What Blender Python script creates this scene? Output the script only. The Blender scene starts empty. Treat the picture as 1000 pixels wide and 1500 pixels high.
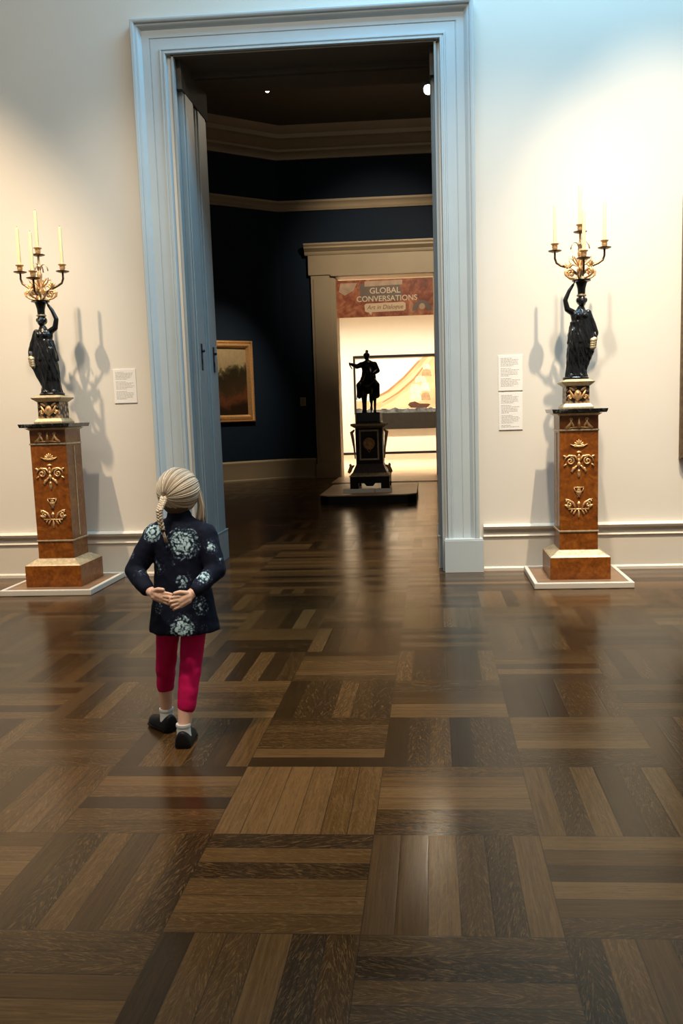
import bpy, bmesh, math, random
from math import pi, sin, cos, radians as R, atan2, sqrt
from mathutils import Vector, Matrix, noise
random.seed(7)
C = bpy.context.scene.collection
WL = {}                                   # world location of every parent

# ------------------------------------------------------------------ materials
def nt(name):
    m = bpy.data.materials.new(name); m.use_nodes = True
    t = m.node_tree; b = t.nodes['Principled BSDF']
    return m, t, b
def ramp(t, fac, stops):
    r = t.nodes.new('ShaderNodeValToRGB'); e = r.color_ramp.elements
    e[0].position, e[0].color = stops[0][0], (*stops[0][1], 1)
    e[1].position, e[1].color = stops[-1][0], (*stops[-1][1], 1)
    for p, c in stops[1:-1]:
        n = e.new(p); n.color = (*c, 1)
    t.links.new(fac, r.inputs[0]); return r.outputs[0]
def nz(t, vec, scale, detail=4, rough=.55, dist=0):
    n = t.nodes.new('ShaderNodeTexNoise'); n.inputs['Scale'].default_value = scale
    n.inputs['Detail'].default_value = detail; n.inputs['Roughness'].default_value = rough
    n.inputs['Distortion'].default_value = dist
    if vec is not None: t.links.new(vec, n.inputs['Vector'])
    return n.outputs['Fac']
def coord(t, kind='Object', scale=None):
    o = t.nodes.new('ShaderNodeTexCoord').outputs[kind]
    if scale:
        m = t.nodes.new('ShaderNodeMapping'); m.inputs['Scale'].default_value = scale
        t.links.new(o, m.inputs[0]); o = m.outputs[0]
    return o
def bump(t, b, h, strength, dist=.01):
    n = t.nodes.new('ShaderNodeBump'); n.inputs['Strength'].default_value = strength
    n.inputs['Distance'].default_value = dist
    t.links.new(h, n.inputs['Height']); t.links.new(n.outputs[0], b.inputs['Normal'])
def plain(name, c, rough=.5, metal=0, var=.12, nscale=6, bmp=0, bscale=60, spec=.5, emit=None, es=0, sub=0):
    m, t, b = nt(name)
    f = nz(t, coord(t), nscale)
    lo = tuple(x*(1-var) for x in c); hi = tuple(min(1, x*(1+var)) for x in c)
    t.links.new(ramp(t, f, [(.3, lo), (.7, hi)]), b.inputs['Base Color'])
    b.inputs['Roughness'].default_value = rough; b.inputs['Metallic'].default_value = metal
    b.inputs['Specular IOR Level'].default_value = spec
    if bmp: bump(t, b, nz(t, coord(t), bscale), bmp, .004)
    if sub: b.inputs['Subsurface Weight'].default_value = sub; b.inputs['Subsurface Radius'].default_value = (.02, .008, .004)
    if emit: b.inputs['Emission Color'].default_value = (*emit, 1); b.inputs['Emission Strength'].default_value = es
    return m
def math_(t, op, a, b=None, c=None):
    n = t.nodes.new('ShaderNodeMath'); n.operation = op
    for i, v in enumerate((a, b, c)):
        if v is None: continue
        if isinstance(v, (int, float)): n.inputs[i].default_value = v
        else: t.links.new(v, n.inputs[i])
    return n.outputs[0]
def mixf(t, f, a, b):
    n = t.nodes.new('ShaderNodeMix')
    for i, v in ((0, f), (2, a), (3, b)):
        if isinstance(v, (int, float)): n.inputs[i].default_value = v
        else: t.links.new(v, n.inputs[i])
    return n.outputs[0]
def mixc(t, f, a, b, mode='MIX'):
    n = t.nodes.new('ShaderNodeMix'); n.data_type = 'RGBA'; n.blend_type = mode
    for i, v in ((0, f), (6, a), (7, b)):
        if isinstance(v, (int, float)): n.inputs[i].default_value = v
        elif isinstance(v, tuple): n.inputs[i].default_value = (*v, 1)
        else: t.links.new(v, n.inputs[i])
    return n.outputs[2]
def comb(t, x, y, z):
    n = t.nodes.new('ShaderNodeCombineXYZ')
    for i, v in enumerate((x, y, z)):
        if isinstance(v, (int, float)): n.inputs[i].default_value = v
        else: t.links.new(v, n.inputs[i])
    return n.outputs[0]
def sep(t, v):
    n = t.nodes.new('ShaderNodeSeparateXYZ'); t.links.new(v, n.inputs[0]); return n.outputs

def parquet():
    m, t, b = nt('oak_parquet')
    g = t.nodes.new('ShaderNodeNewGeometry').outputs['Position']; X, Y, _ = sep(t, g)
    S, GX, GY, N = .5074, -.2035, 1.9716, 6
    x = math_(t, 'MULTIPLY', math_(t, 'SUBTRACT', X, GX), 1/S); y = math_(t, 'MULTIPLY', math_(t, 'SUBTRACT', Y, GY), 1/S)
    ix = math_(t, 'FLOOR', x); iy = math_(t, 'FLOOR', y); fx = math_(t, 'FRACT', x); fy = math_(t, 'FRACT', y)
    par = math_(t, 'FLOORED_MODULO', math_(t, 'ADD', ix, iy), 2)
    bord = math_(t, 'MULTIPLY', math_(t, 'GREATER_THAN', Y, 6.2), math_(t, 'LESS_THAN', Y, 8.06))
    ac = mixf(t, par, fx, fy); al = mixf(t, par, fy, fx)
    ac = mixf(t, bord, ac, fy); al = mixf(t, bord, al, math_(t, 'FRACT', math_(t, 'MULTIPLY', x, .4)))
    par = math_(t, 'MAXIMUM', par, bord)
    acn = math_(t, 'MULTIPLY', ac, N); pi_ = math_(t, 'FLOOR', acn); pf = math_(t, 'FRACT', acn)
    ixb = mixf(t, bord, ix, math_(t, 'FLOOR', math_(t, 'MULTIPLY', x, .4)))
    w = t.nodes.new('ShaderNodeTexWhiteNoise'); w.noise_dimensions = '3D'
    t.links.new(comb(t, ixb, iy, math_(t, 'MULTIPLY_ADD', par, 17, pi_)), w.inputs['Vector'])
    r1 = w.outputs['Value']; wr, wg, wb = sep(t, w.outputs['Color'])
    w2 = t.nodes.new('ShaderNodeTexWhiteNoise'); w2.noise_dimensions = '3D'
    t.links.new(comb(t, ixb, iy, 3.5), w2.inputs['Vector'])
    r1 = math_(t, 'ADD', math_(t, 'MULTIPLY', r1, .7), math_(t, 'MULTIPLY', w2.outputs['Value'], .3))
    off = math_(t, 'MULTIPLY', wr, 40)
    grain = nz(t, comb(t, math_(t, 'MULTIPLY', al, 2.2), math_(t, 'MULTIPLY', acn, 9), off), 1.0, 6, .65, .6)
    fine = nz(t, comb(t, math_(t, 'MULTIPLY', al, 7), math_(t, 'MULTIPLY', acn, 34), off), 1.0, 3, .7)
    # quarter-sawn ray fleck: short slanted pale streaks on some planks
    sl = math_(t, 'ADD', math_(t, 'MULTIPLY', al, 13), math_(t, 'MULTIPLY', math_(t, 'ABSOLUTE', math_(t, 'SUBTRACT', pf, wb)), 7))
    fl = nz(t, comb(t, sl, math_(t, 'MULTIPLY', acn, 3.4), off), 1.9, 3, .6, 1.5)
    fl = math_(t, 'MULTIPLY', math_(t, 'SMOOTH_MIN', math_(t, 'MAXIMUM', math_(t, 'MULTIPLY', math_(t, 'SUBTRACT', fl, .52), 7), 0), 1, .1), math_(t, 'GREATER_THAN', wg, .42))
    tone = math_(t, 'ADD', math_(t, 'MULTIPLY', r1, .62), math_(t, 'MULTIPLY', grain, .50))
    tone = math_(t, 'ADD', tone, math_(t, 'MULTIPLY', fine, .26))
    col = ramp(t, tone, [(.36, (.012, .0060, .0020)), (.58, (.036, .0168, .0050)), (.80, (.080, .0375, .0112)), (1.0, (.15, .076, .026))])
    col = mixc(t, math_(t, 'MULTIPLY', fl, .55), col, (.18, .094, .034))
    col = mixc(t, math_(t, 'MULTIPLY', math_(t, 'GREATER_THAN', fine, .60), .5), col, (.02, .012, .008))
    e = math_(t, 'MINIMUM', pf, math_(t, 'SUBTRACT', 1, pf))
    e2 = math_(t, 'MINIMUM', math_(t, 'MULTIPLY', al, 6), math_(t, 'MULTIPLY', math_(t, 'SUBTRACT', 1, al), 6))
    seam = math_(t, 'LESS_THAN', math_(t, 'MINIMUM', e, e2), .018)
    col = mixc(t, math_(t, 'MULTIPLY', seam, .6), col, (.012, .008, .006))
    t.links.new(col, b.inputs['Base Color'])
    sc = nz(t, g, 2.2, 3)
    t.links.new(math_(t, 'ADD', math_(t, 'MULTIPLY', sc, .12), math_(t, 'MULTIPLY', wb, .05), None), b.inputs['Roughness'])
    b.inputs['Roughness'].default_value = .2
    rr = math_(t, 'ADD', math_(t, 'MULTIPLY_ADD', sc, .12, .12), math_(t, 'MULTIPLY', wb, .06))
    t.links.new(rr, b.inputs['Roughness'])
    b.inputs['IOR'].default_value = 1.5; b.inputs['Specular Tint'].default_value = (1, .80, .56, 1); b.inputs['Specular IOR Level'].default_value = .26
    n = t.nodes.new('ShaderNodeBump'); n.inputs['Strength'].default_value = .22; n.inputs['Distance'].default_value = .0012
    h = math_(t, 'ADD', math_(t, 'MULTIPLY', grain, .8), math_(t, 'MULTIPLY', math_(t, 'SMOOTH_MIN', e, .06, .03), 8))
    h = math_(t, 'ADD', h, math_(t, 'MULTIPLY', math_(t, 'MULTIPLY', pf, math_(t, 'SUBTRACT', wg, .5)), 1.2))
    t.links.new(h, n.inputs['Height']); t.links.new(n.outputs[0], b.inputs['Normal'])
    return m
M = {}
M['floor'] = parquet()
M['wall'] = plain('cream_wall_paint', (.68, .635, .56), .75, var=.02, nscale=.8, bmp=.05, bscale=180, spec=.2)
M['base'] = plain('cream_trim_paint', (.62, .57, .49), .45, var=.02, nscale=2)
M['casing'] = plain('blue_grey_casing_paint', (.47, .525, .54), .4, var=.03, nscale=3)
M['jamb'] = plain('shaded_casing_paint', (.33, .35, .345), .45, var=.03, nscale=3)  # same paint as the casing, with the reveal's shade put into the colour
M['navy'] = plain('navy_wall_paint', (.0045, .013, .030), .7, var=.1, nscale=1.5, spec=.2)
M['trim2'] = plain('taupe_trim_paint', (.36, .29, .20), .5, var=.05, nscale=2)
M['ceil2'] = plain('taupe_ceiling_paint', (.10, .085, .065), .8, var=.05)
M['ceil'] = plain('white_ceiling_paint', (.75, .75, .74), .8, var=.02)
M['white'] = plain('gallery_white_paint', (.86, .84, .80), .7, var=.01)
M['pale_wood'] = plain('pale_maple_floor', (.62, .46, .30), .35, var=.08, nscale=3)
M['black'] = plain('black_paint', (.005, .005, .006), .35, var=.2, spec=.25)
M['gap'] = plain('dark_metal', (.02, .02, .03), .4, metal=.8)
M['bronze'] = plain('dark_patinated_bronze', (.004, .004, .005), .26, metal=0, var=.4, nscale=30, bmp=.3, bscale=90, spec=.55)
M['gilt'] = plain('gilt_bronze', (.76, .47, .22), .38, metal=.62, var=.25, nscale=60, bmp=.35, bscale=220)
M['gilt_dull'] = plain('dull_gilt_bronze', (.50, .40, .25), .45, metal=.5, var=.25, nscale=40, bmp=.3, bscale=150)
M['brass_old'] = plain('aged_brass', (.12, .075, .035), .35, metal=.85, var=.3, nscale=40)
M['wax'] = plain('ivory_wax', (.90, .74, .42), .45, var=.03, sub=.15)
M['paper'] = plain('printed_card', (.80, .77, .72), .6, var=.02)
M['ink'] = plain('pale_grey_ink', (.50, .48, .45), .6, var=.1)
M['card2'] = plain('beige_switch_plate', (.30, .25, .18), .5, var=.05)
M['skin'] = plain('child_skin', (.80, .50, .36), .5, var=.06, nscale=14, sub=.15)
M['pink'] = plain('magenta_leggings', (.52, .004, .085), .8, var=.12, nscale=12, bmp=.15, bscale=300, spec=.2)
M['sock'] = plain('white_cotton', (.62, .64, .62), .85, var=.05, bmp=.2, bscale=400)
M['shoe'] = plain('black_shoe_leather', (.004, .004, .005), .5, var=.2, spec=.25)
M['eye'] = plain('eye_white', (.7, .7, .7), .3)
M['hull'] = plain('brown_iris', (.07, .025, .015), .3)
M['hair_under'] = plain('hair_undercoat', (.10, .062, .034), .6)
M['lip'] = plain('lip_skin', (.5, .2, .17), .5)
M['cloth_shadow'] = M['black']

def wood_burl():
    m, t, b = nt('orange_burl_veneer')
    v = coord(t)
    f = nz(t, v, 9, 6, .7, 1.5); f2 = nz(t, v, 45, 3, .6)
    s = math_(t, 'ADD', math_(t, 'MULTIPLY', f, .75), math_(t, 'MULTIPLY', f2, .3))
    t.links.new(ramp(t, s, [(.32, (.070, .016, .002)), (.5, (.18, .048, .004)), (.68, (.31, .098, .010))]), b.inputs['Base Color'])
    b.inputs['Roughness'].default_value = .33
    return m
M['burl'] = wood_burl()
def red_wood():
    m, t, b = nt('dark_red_mahogany')
    f = nz(t, coord(t, 'Object', (4, 4, 1)), 8, 5)
    t.links.new(ramp(t, f, [(.3, (.018, .005, .003)), (.7, (.07, .018, .010))]), b.inputs['Base Color'])
    b.inputs['Roughness'].default_value = .3; return m
M['mahog'] = red_wood()
def plat_wood():
    m, t, b = nt('brown_board')
    f = nz(t, coord(t, 'Object', (1, 9, 1)), 6, 5)
    t.links.new(ramp(t, f, [(.3, (.16, .09, .05)), (.7, (.30, .18, .10))]), b.inputs['Base Color'])
    b.inputs['Roughness'].default_value = .3; return m
M['board'] = plat_wood()
M['board2'] = plain('tan_platform_top', (.48, .31, .17), .4, var=.1)
def marble():
    m, t, b = nt('dark_veined_marble')
    f = nz(t, coord(t), 11, 7, .75, 2.5)
    t.links.new(ramp(t, f, [(.42, (.010, .011, .013)), (.55, (.03, .032, .035)), (.6, (.26, .25, .23)), (.66, (.03, .03, .033))]), b.inputs['Base Color'])
    b.inputs['Roughness'].default_value = .18; return m
M['marble'] = marble()
def relief():
    m, t, b = nt('relief_frieze_gilt_on_dark')
    v = t.nodes.new('ShaderNodeTexVoronoi'); v.inputs['Scale'].default_value = 34
    t.links.new(coord(t), v.inputs['Vector'])
    f = math_(t, 'ADD', v.outputs['Distance'], math_(t, 'MULTIPLY', nz(t, coord(t), 60), .5))
    t.links.new(ramp(t, f, [(.5, (.52, .33, .17)), (.75, (.25, .16, .09)), (.9, (.02, .016, .014))]), b.inputs['Base Color'])
    b.inputs['Roughness'].default_value = .4; b.inputs['Metallic'].default_value = .3
    bump(t, b, f, .5); return m
M['relief'] = relief()

# ------------------------------------------------------------------ mesh building
class MB:
    def __init__(s): s.bm = bmesh.new()
    def box(s, x0, x1, y0, y1, z0, z1):
        return s.prism([(x0, y0), (x1, y0), (x1, y1), (x0, y1)], z0, z1)
    def prism(s, pts, a, b, ax='z', top=None):
        def P(p, h): return (p[0], p[1], h) if ax == 'z' else ((p[0], h, p[1]) if ax == 'y' else (h, p[0], p[1]))
        lo = [s.bm.verts.new(P(p, a)) for p in pts]; hi = [s.bm.verts.new(P(p, b)) for p in (top or pts)]
        n = len(pts); s.bm.faces.new(lo); s.bm.faces.new(hi)
        for i in range(n): s.bm.faces.new((lo[i], lo[(i+1) % n], hi[(i+1) % n], hi[i]))
        return s
    def rings(s, rs, close=True):
        vs = [[s.bm.verts.new(p) for p in r] for r in rs]; n = len(vs[0])
        for a, b in zip(vs, vs[1:]):
            for i in range(n): s.bm.faces.new((a[i], a[(i+1) % n], b[(i+1) % n], b[i]))
        if close:
            s.bm.faces.new(vs[0]); s.bm.faces.new(vs[-1])
        return s
    def lathe(s, prof, c, n=20, sx=1, sy=1):
        return s.rings([[(c[0]+max(r, 1e-4)*sx*cos(2*pi*i/n), c[1]+max(r, 1e-4)*sy*sin(2*pi*i/n), c[2]+z) for i in range(n)] for r, z in prof])
    def loft(s, secs, n=48, folds=0, amp=0, tw=0, ph=0, amp_fn=None):
        rs = []
        for (cx, cy, z, rx, ry) in secs:
            r = []
            for i in range(n):
                a = 2*pi*i/n
                k = 1+(amp*(amp_fn(z) if amp_fn else 1))*(.6*sin(folds*a+tw*z+ph)+.4*sin(folds*1.7//1*a+2.1-tw*z*.7))
                r.append((cx+rx*k*cos(a), cy+ry*k*sin(a), z))
            rs.append(r)
        return s.rings(rs)
    def tube(s, pts, r, n=8):
        pts = [Vector(p) for p in pts]; m = len(pts)
        rad = r if isinstance(r, (list, tuple)) else [r]*m
        rs = []; up = None
        for i, p in enumerate(pts):
            d = (pts[min(i+1, m-1)]-pts[max(i-1, 0)]).normalized()
            if up is None:
                up = Vector((0, 0, 1)) if abs(d.z) < .9 else Vector((1, 0, 0))
            a = d.cross(up)
            if a.length < 1e-5: a = d.orthogonal()
            a.normalize(); b_ = a.cross(d).normalized(); up = b_
            rs.append([p+(a*cos(2*pi*k/n)+b_*sin(2*pi*k/n))*max(rad[i], 1e-4) for k in range(n)])
        return s.rings(rs)
    def ell(s, c, r, rot=None, u=20, v=12):
        if not isinstance(r, (tuple, list)): r = (r, r, r)
        mt = Matrix.Translation(Vector(c)) @ (rot or Matrix.Identity(4)) @ Matrix.Diagonal((*r, 1))
        bmesh.ops.create_uvsphere(s.bm, u_segments=u, v_segments=v, radius=1, matrix=mt); return s
    def cap(s, p0, r0, p1, r1, n=18, flat=1, fdir=None):
        p0, p1 = Vector(p0), Vector(p1); d = p1-p0; L = d.length or 1e-6; d.normalize()
        a = d.orthogonal().normalized() if fdir is None else (Vector(fdir)-Vector(fdir).dot(d)*d).normalized(); b_ = d.cross(a)
        prof = [(-cos(t)*r0, sin(t)*r0) for t in [pi/2*k/5 for k in range(6)]]+[(L+sin(t)*r1, cos(t)*r1) for t in [pi/2*k/5 for k in range(6)]]
        return s.rings([[p0+d*h+(a*cos(2*pi*k/n)*flat+b_*sin(2*pi*k/n))*max(q, 1e-4) for k in range(n)] for h, q in prof])
    def chain(s, pts, rad, n=16):
        for i in range(len(pts)-1): s.cap(pts[i], rad[i], pts[i+1], rad[i+1], n)
        return s
    def xf(s, mt):
        bmesh.ops.transform(s.bm, matrix=mt, verts=s.bm.verts); return s
    def build(s, name, mat, parent=None, smooth=False, bevel=0, base=None, remesh=0, smit=0, sub=0, disp=None):
        bmesh.ops.recalc_face_normals(s.bm, faces=s.bm.faces)
        me = bpy.data.meshes.new(name); s.bm.to_mesh(me); s.bm.free()
        if remesh or bevel or sub:
            tmp = bpy.data.objects.new('tmp', me); C.objects.link(tmp)
            if bevel:
                md = tmp.modifiers.new('b', 'BEVEL'); md.width = bevel; md.segments = 2; md.limit_method = 'ANGLE'; md.angle_limit = R(35)
            if remesh:
                md = tmp.modifiers.new('r', 'REMESH'); md.mode = 'VOXEL'; md.voxel_size = remesh
                if smit:
                    sm = tmp.modifiers.new('s', 'SMOOTH'); sm.factor = .5; sm.iterations = smit
            if sub:
                md = tmp.modifiers.new('s', 'SUBSURF'); md.levels = sub
            dg = bpy.context.evaluated_depsgraph_get(); dg.update()
            me2 = bpy.data.meshes.new_from_object(tmp.evaluated_get(dg))
            bpy.data.objects.remove(tmp); bpy.data.meshes.remove(me); me = me2; me.name = name
        if disp:
            me.update()
            ns = [v.normal.copy() for v in me.vertices]
            for v, nn in zip(me.vertices, ns): v.co = v.co + nn*disp(v.co)
        me.materials.clear(); me.materials.append(mat)
        if smooth:
            for p in me.polygons: p.use_smooth = True
        if smooth == 'auto':
            try: me.set_sharp_from_angle(angle=R(40))
            except Exception: pass
        o = bpy.data.objects.new(name, me); C.objects.link(o)
        L = Vector((0, 0, 0))
        if parent is not None:
            o.parent = parent; L = WL[parent]
        elif base is not None:
            L = Vector(base); o.location = L
        if L.length: me.transform(Matrix.Translation(-L))
        WL[o] = L
        return o
def empty(name, loc, label, cat, group=None):
    o = bpy.data.objects.new(name, None); o.empty_display_size = .1; C.objects.link(o); o.location = loc; WL[o] = Vector(loc)
    o['label'] = label; o['category'] = cat
    if group: o['group'] = group
    return o
def tag(o, label, cat, group=None, kind=None):
    o['label'] = label; o['category'] = cat
    if group: o['group'] = group
    if kind: o['kind'] = kind
    return o
def struct(o, label=None, cat=None):
    o['kind'] = 'structure'
    if label: o['label'] = label
    if cat: o['category'] = cat
    return o
def sweep(prof, path, mb, nrm=(0, -1, 0)):
    """profile [(side, out)] swept along an open path in a wall plane, mitred; side is to the left of travel, out is along nrm"""
    path = [Vector(p) for p in path]; N = Vector(nrm); rs = []
    for i, p in enumerate(path):
        def sd(a, b): return N.cross((b-a).normalized())
        if i == 0: m = sd(path[0], path[1])
        elif i == len(path)-1: m = sd(path[-2], path[-1])
        else:
            a, b = sd(path[i-1], p), sd(p, path[i+1]); m = (a+b).normalized(); m = m/m.dot(a)
        rs.append([p+m*s_+N*o_ for s_, o_ in prof])
    return mb.rings(rs)
def text(name, body, size, loc, mat, parent, ext=.003, rot=(pi/2, 0, 0), sx=1, align='CENTER', shear=0):
    cu = bpy.data.curves.new(name, 'FONT'); cu.body = body; cu.size = size; cu.extrude = ext
    cu.align_x = align; cu.align_y = 'CENTER'; cu.shear = shear; cu.offset = size*.012
    tmp = bpy.data.objects.new('tmp', cu); C.objects.link(tmp)
    dg = bpy.context.evaluated_depsgraph_get(); dg.update()
    me = bpy.data.meshes.new_from_object(tmp.evaluated_get(dg)); bpy.data.objects.remove(tmp)
    me.materials.clear(); me.materials.append(mat)
    from mathutils import Euler
    me.transform(Matrix.Translation(Vector(loc)-WL[parent]) @ Euler(rot).to_matrix().to_4x4() @ Matrix.Diagonal((sx, 1, 1, 1)))
    o = bpy.data.objects.new(name, me); C.objects.link(o); o.parent = parent; WL[o] = WL[parent]; return o

# ------------------------------------------------------------------ the setting
YW, YB = 6.836, 7.65                       # front and back face of the wall with the doorway
XL, XR, ZL = -1.965, .100, 4.10            # its opening
Y2, Y2B = 17.2, 17.6                       # far wall of the blue room
Y3 = 26.4
struct(MB().box(-7.2, 6, -4.2, Y2+.02, -.12, 0).build('floor', M['floor']), 'dark oak parquet floor laid in alternating squares', 'floor')
struct(MB().box(-7, 5, Y2+.02, Y3+.2, -.12, 0).build('floor_gallery', M['pale_wood']), 'pale wooden floor of the bright far gallery', 'floor')
w = MB()
w.box(-6.2, XL, YW, YB, 0, 7.4).box(XR, 5, YW, YB, 0, 7.4).box(XL, XR, YW, YB, ZL, 7.4)
struct(w.build('wall_front', M['wall']), 'cream gallery wall around the tall doorway', 'wall')
struct(MB().box(-6.4, -6.2, -4.2, YB, 0, 7.4).build('wall_left', M['wall']), 'cream side wall left of the child', 'wall')
struct(MB().box(5, 5.2, -4.2, YB, 0, 7.4).build('wall_right', M['wall']), 'cream side wall to the right', 'wall')
struct(MB().box(-6.4, 5.2, -4.4, -4.2, 0, 7.4).build('wall_back', M['wall']), 'cream wall behind the viewer', 'wall')
struct(MB().box(-6.4, 5.2, -4.4, YB, 7.4, 7.55).build('ceiling', M['ceil']), 'white ceiling of the front gallery', 'ceiling')
# baseboards of the front wall
bprof = [(0, 0), (0, .040), (.022, .040), (.034, .022), (.270, .022), (.282, .034), (.294, .026), (.318, .016), (.336, .016), (.345, .046), (.362, .052), (.374, .040), (.378, 0)]
for nm, a, b in (('baseboard_left', -6.2, -2.295), ('baseboard_right', .40, 5)):
    mb = MB(); mb.rings([[(x, YW-o_, z) for z, o_ in bprof] for x in (a, b)])
    struct(mb.build(nm, M['base'], smooth='auto'), 'cream moulded baseboard of the front wall, '+('left' if a < -3 else 'right')+' side of the doorway', 'baseboard')
# casing of the tall doorway
cas = empty('trim_1', (-.93, YW, 0), 'pale blue-grey moulded casing around the tall doorway', 'door casing'); cas['kind'] = 'structure'
W_ = .255
cprof = [(0, 0), (0, .030), (.006, .040), (.016, .040), (.022, .030), (.030, .028), (.034, .036), (.044, .036), (.048, .022), (.118, .022), (.121, .016), (.125, .016), (.128, .022),
         (.185, .022), (.190, .030), (.196, .034), (.206, .052), (.216, .058), (.222, .058), (.226, .072), (.238, .080), (.250, .080), (.2555, .074), (.2555, 0)]
mb = MB(); sweep(cprof, [(XL-.025, YW, .27), (XL-.025, YW, ZL-.02), (XR+.012, YW, ZL-.02), (XR+.012, YW, .27)], mb)
mb.build('moulding', M['casing'], cas, smooth='auto')
for x0, x1 in ((-2.285, -1.975), (.085, .396)):
    MB().box(x0, x1, YW-.095, YW+.02, 0, .262).box(x0+.004, x1-.004, YW-.09, YW+.02, .262, .272).build('plinth_block', M['casing'], cas, bevel=.003)
# reveal lining: jamb panels
jam = empty('trim_2', (-.93, 7.2, 0), 'grey panelled lining inside the thick wall of the tall doorway', 'door lining'); jam['kind'] = 'structure'
for side, x in ((1, XL), (-1, XR)):
    mb = MB()
    def bx(a, b, y0, y1, z0, z1): mb.box(min(x+side*a, x+side*b), max(x+side*a, x+side*b), y0, y1, z0, z1)
    bx(0, .012, YW-.005, YB+.03, .0, ZL)
    bx(.012, .030, YW-.02, YW+.03, .0, ZL-.005)
    o_ = mb.build('jamb_board', M['jamb'], jam, bevel=.002)
    mb = MB()
    bx(.012, .050, 6.96, 7.26, .27, 3.86); bx(.012, .032, 7.28, 7.30, .27, 3.86); bx(.012, .045, 7.33, YB+.02, .27, 3.86)
    bx(.05, .058, 7.0, 7.22, .27, 3.86); bx(.045, .055, 7.38, 7.61, .27, 3.86)
    mb.build('jamb_panel', M['jamb'], jam, bevel=.003)
    mb = MB(); bx(.012, .062, 6.90, YB+.03, 3.86, ZL-.012); mb.build('head_shade_board', M['ceil2'], jam)  # dark board added in place of the shade above the jamb panels
    mb = MB(); bx(.012, .062, 6.96, YB+.03, 0, .262); bx(.012, .066, 6.955, YB+.035, .262, .272)
    mb.build('jamb_plinth', M['jamb'], jam, bevel=.002)
    if side == 1:
        for yy, z in ((7.10, 1.80), (7.50, 1.80)):
            mb = MB().box(x+.046, x+.062, yy-.022, yy+.022, z-.11, z+.11)
            mb.cap((x+.055, yy, z+.05), .012, (x+.075, yy, z+.05), .012).box(x+.055, x+.066, yy-.006, yy+.006, z-.06, z-.02)
            mb.build('latch_plate', M['gap'], jam, bevel=.002)
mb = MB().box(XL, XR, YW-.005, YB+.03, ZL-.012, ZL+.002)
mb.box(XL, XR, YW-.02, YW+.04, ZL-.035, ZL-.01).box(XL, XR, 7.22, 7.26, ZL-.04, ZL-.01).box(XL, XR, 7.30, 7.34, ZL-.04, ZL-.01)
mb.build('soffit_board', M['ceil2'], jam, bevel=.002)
# ---- blue room: octagonal plan
CX2 = -.88
far = MB()
OX0, OX1, OZ = -1.875, .115, 4.0
far.box(-2.95, OX0, Y2, Y2B, 0, 6.9).box(OX1, 1.19, Y2, Y2B, 0, 6.9).box(OX0, OX1, Y2, Y2B, OZ, 6.9)
struct(far.build('wall_far', M['navy']), 'dark navy wall with the doorway to the bright gallery', 'wall')
plan = [(-7.0, 7.66), (-7.0, 14.2), (-2.95, Y2), (1.19, Y2), (5.24, 14.2), (5.24, 7.66)]
def wallseg(a, b, z0, z1, th):
    a, b = Vector((*a, 0)), Vector((*b, 0)); d = (b-a).normalized(); n = Vector((-d.y, d.x, 0))
    return [(a.x, a.y), (b.x, b.y), (b.x+n.x*th, b.y+n.y*th), (a.x+n.x*th, a.y+n.y*th)]
nm = ['wall_west', 'wall_diagonal_left', None, 'wall_diagonal_right', 'wall_east']
lb = ['navy side wall of the blue room', 'navy diagonal wall carrying the gold framed landscape', None, 'navy diagonal wall on the right of the blue room', 'navy right side wall of the blue room']
for i in range(5):
    if nm[i]:
        struct(MB().prism(wallseg(plan[i], plan[i+1], 0, 0, .3), 0, 6.9).build(nm[i], M['navy']), lb[i], 'wall')
struct(MB().box(-7.3, 5.54, 7.68, Y2B, 6.72, 6.9).build('ceiling_blue_room', M['ceil2']), 'dark ceiling of the blue room', 'ceiling')
def poly_trim(name, prof, pts, mat, label, cat):
    mb = MB(); rs = []; P_ = [Vector((*p, 0)) for p in pts]
    for i, p in enumerate(P_):
        def nn(a, b): d = (b-a).normalized(); return Vector((d.y, -d.x, 0))
        if i == 0: m = nn(P_[0], P_[1])
        elif i == len(P_)-1: m = nn(P_[-2], P_[-1])
        else: a, b = nn(P_[i-1], p), nn(p, P_[i+1]); m = (a+b).normalized(); m = m/m.dot(a)
        rs.append([p+m*o_+Vector((0, 0, z)) for z, o_ in prof])
    mb.rings(rs); return struct(mb.build(name, mat, smooth='auto'), label, cat)
crown = [(6.24, 0), (6.24, .05), (6.29, .06), (6.33, .09), (6.36, .16), (6.40, .17), (6.43, .24), (6.50, .30), (6.53, .42), (6.60, .44), (6.64, .52), (6.72, .56), (6.73, 0)]
poly_trim('trim_3', crown, plan, M['trim2'], 'taupe crown moulding along the top of the blue room', 'crown moulding')
rail = [(5.27, 0), (5.27, .04), (5.31, .06), (5.34, .04), (5.38, .05), (5.42, .10), (5.46, .10), (5.47, 0)]
poly_trim('trim_4', rail, plan, M['trim2'], 'taupe picture rail band on the navy walls', 'picture rail')
b2 = [(0, 0), (0, .05), (.03, .05), (.05, .03), (.30, .03), (.34, .045), (.38, .05), (.40, .02), (.41, 0)]
poly_trim('baseboard_blue_left', b2, plan[:3]+[(-2.36, Y2)], M['trim2'], 'taupe baseboard of the blue room left of the far doorway', 'baseboard')
poly_trim('baseboard_blue_right', b2, [(.60, Y2)]+plan[3:], M['trim2'], 'taupe baseboard of the blue room right of the far doorway', 'baseboard')
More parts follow.
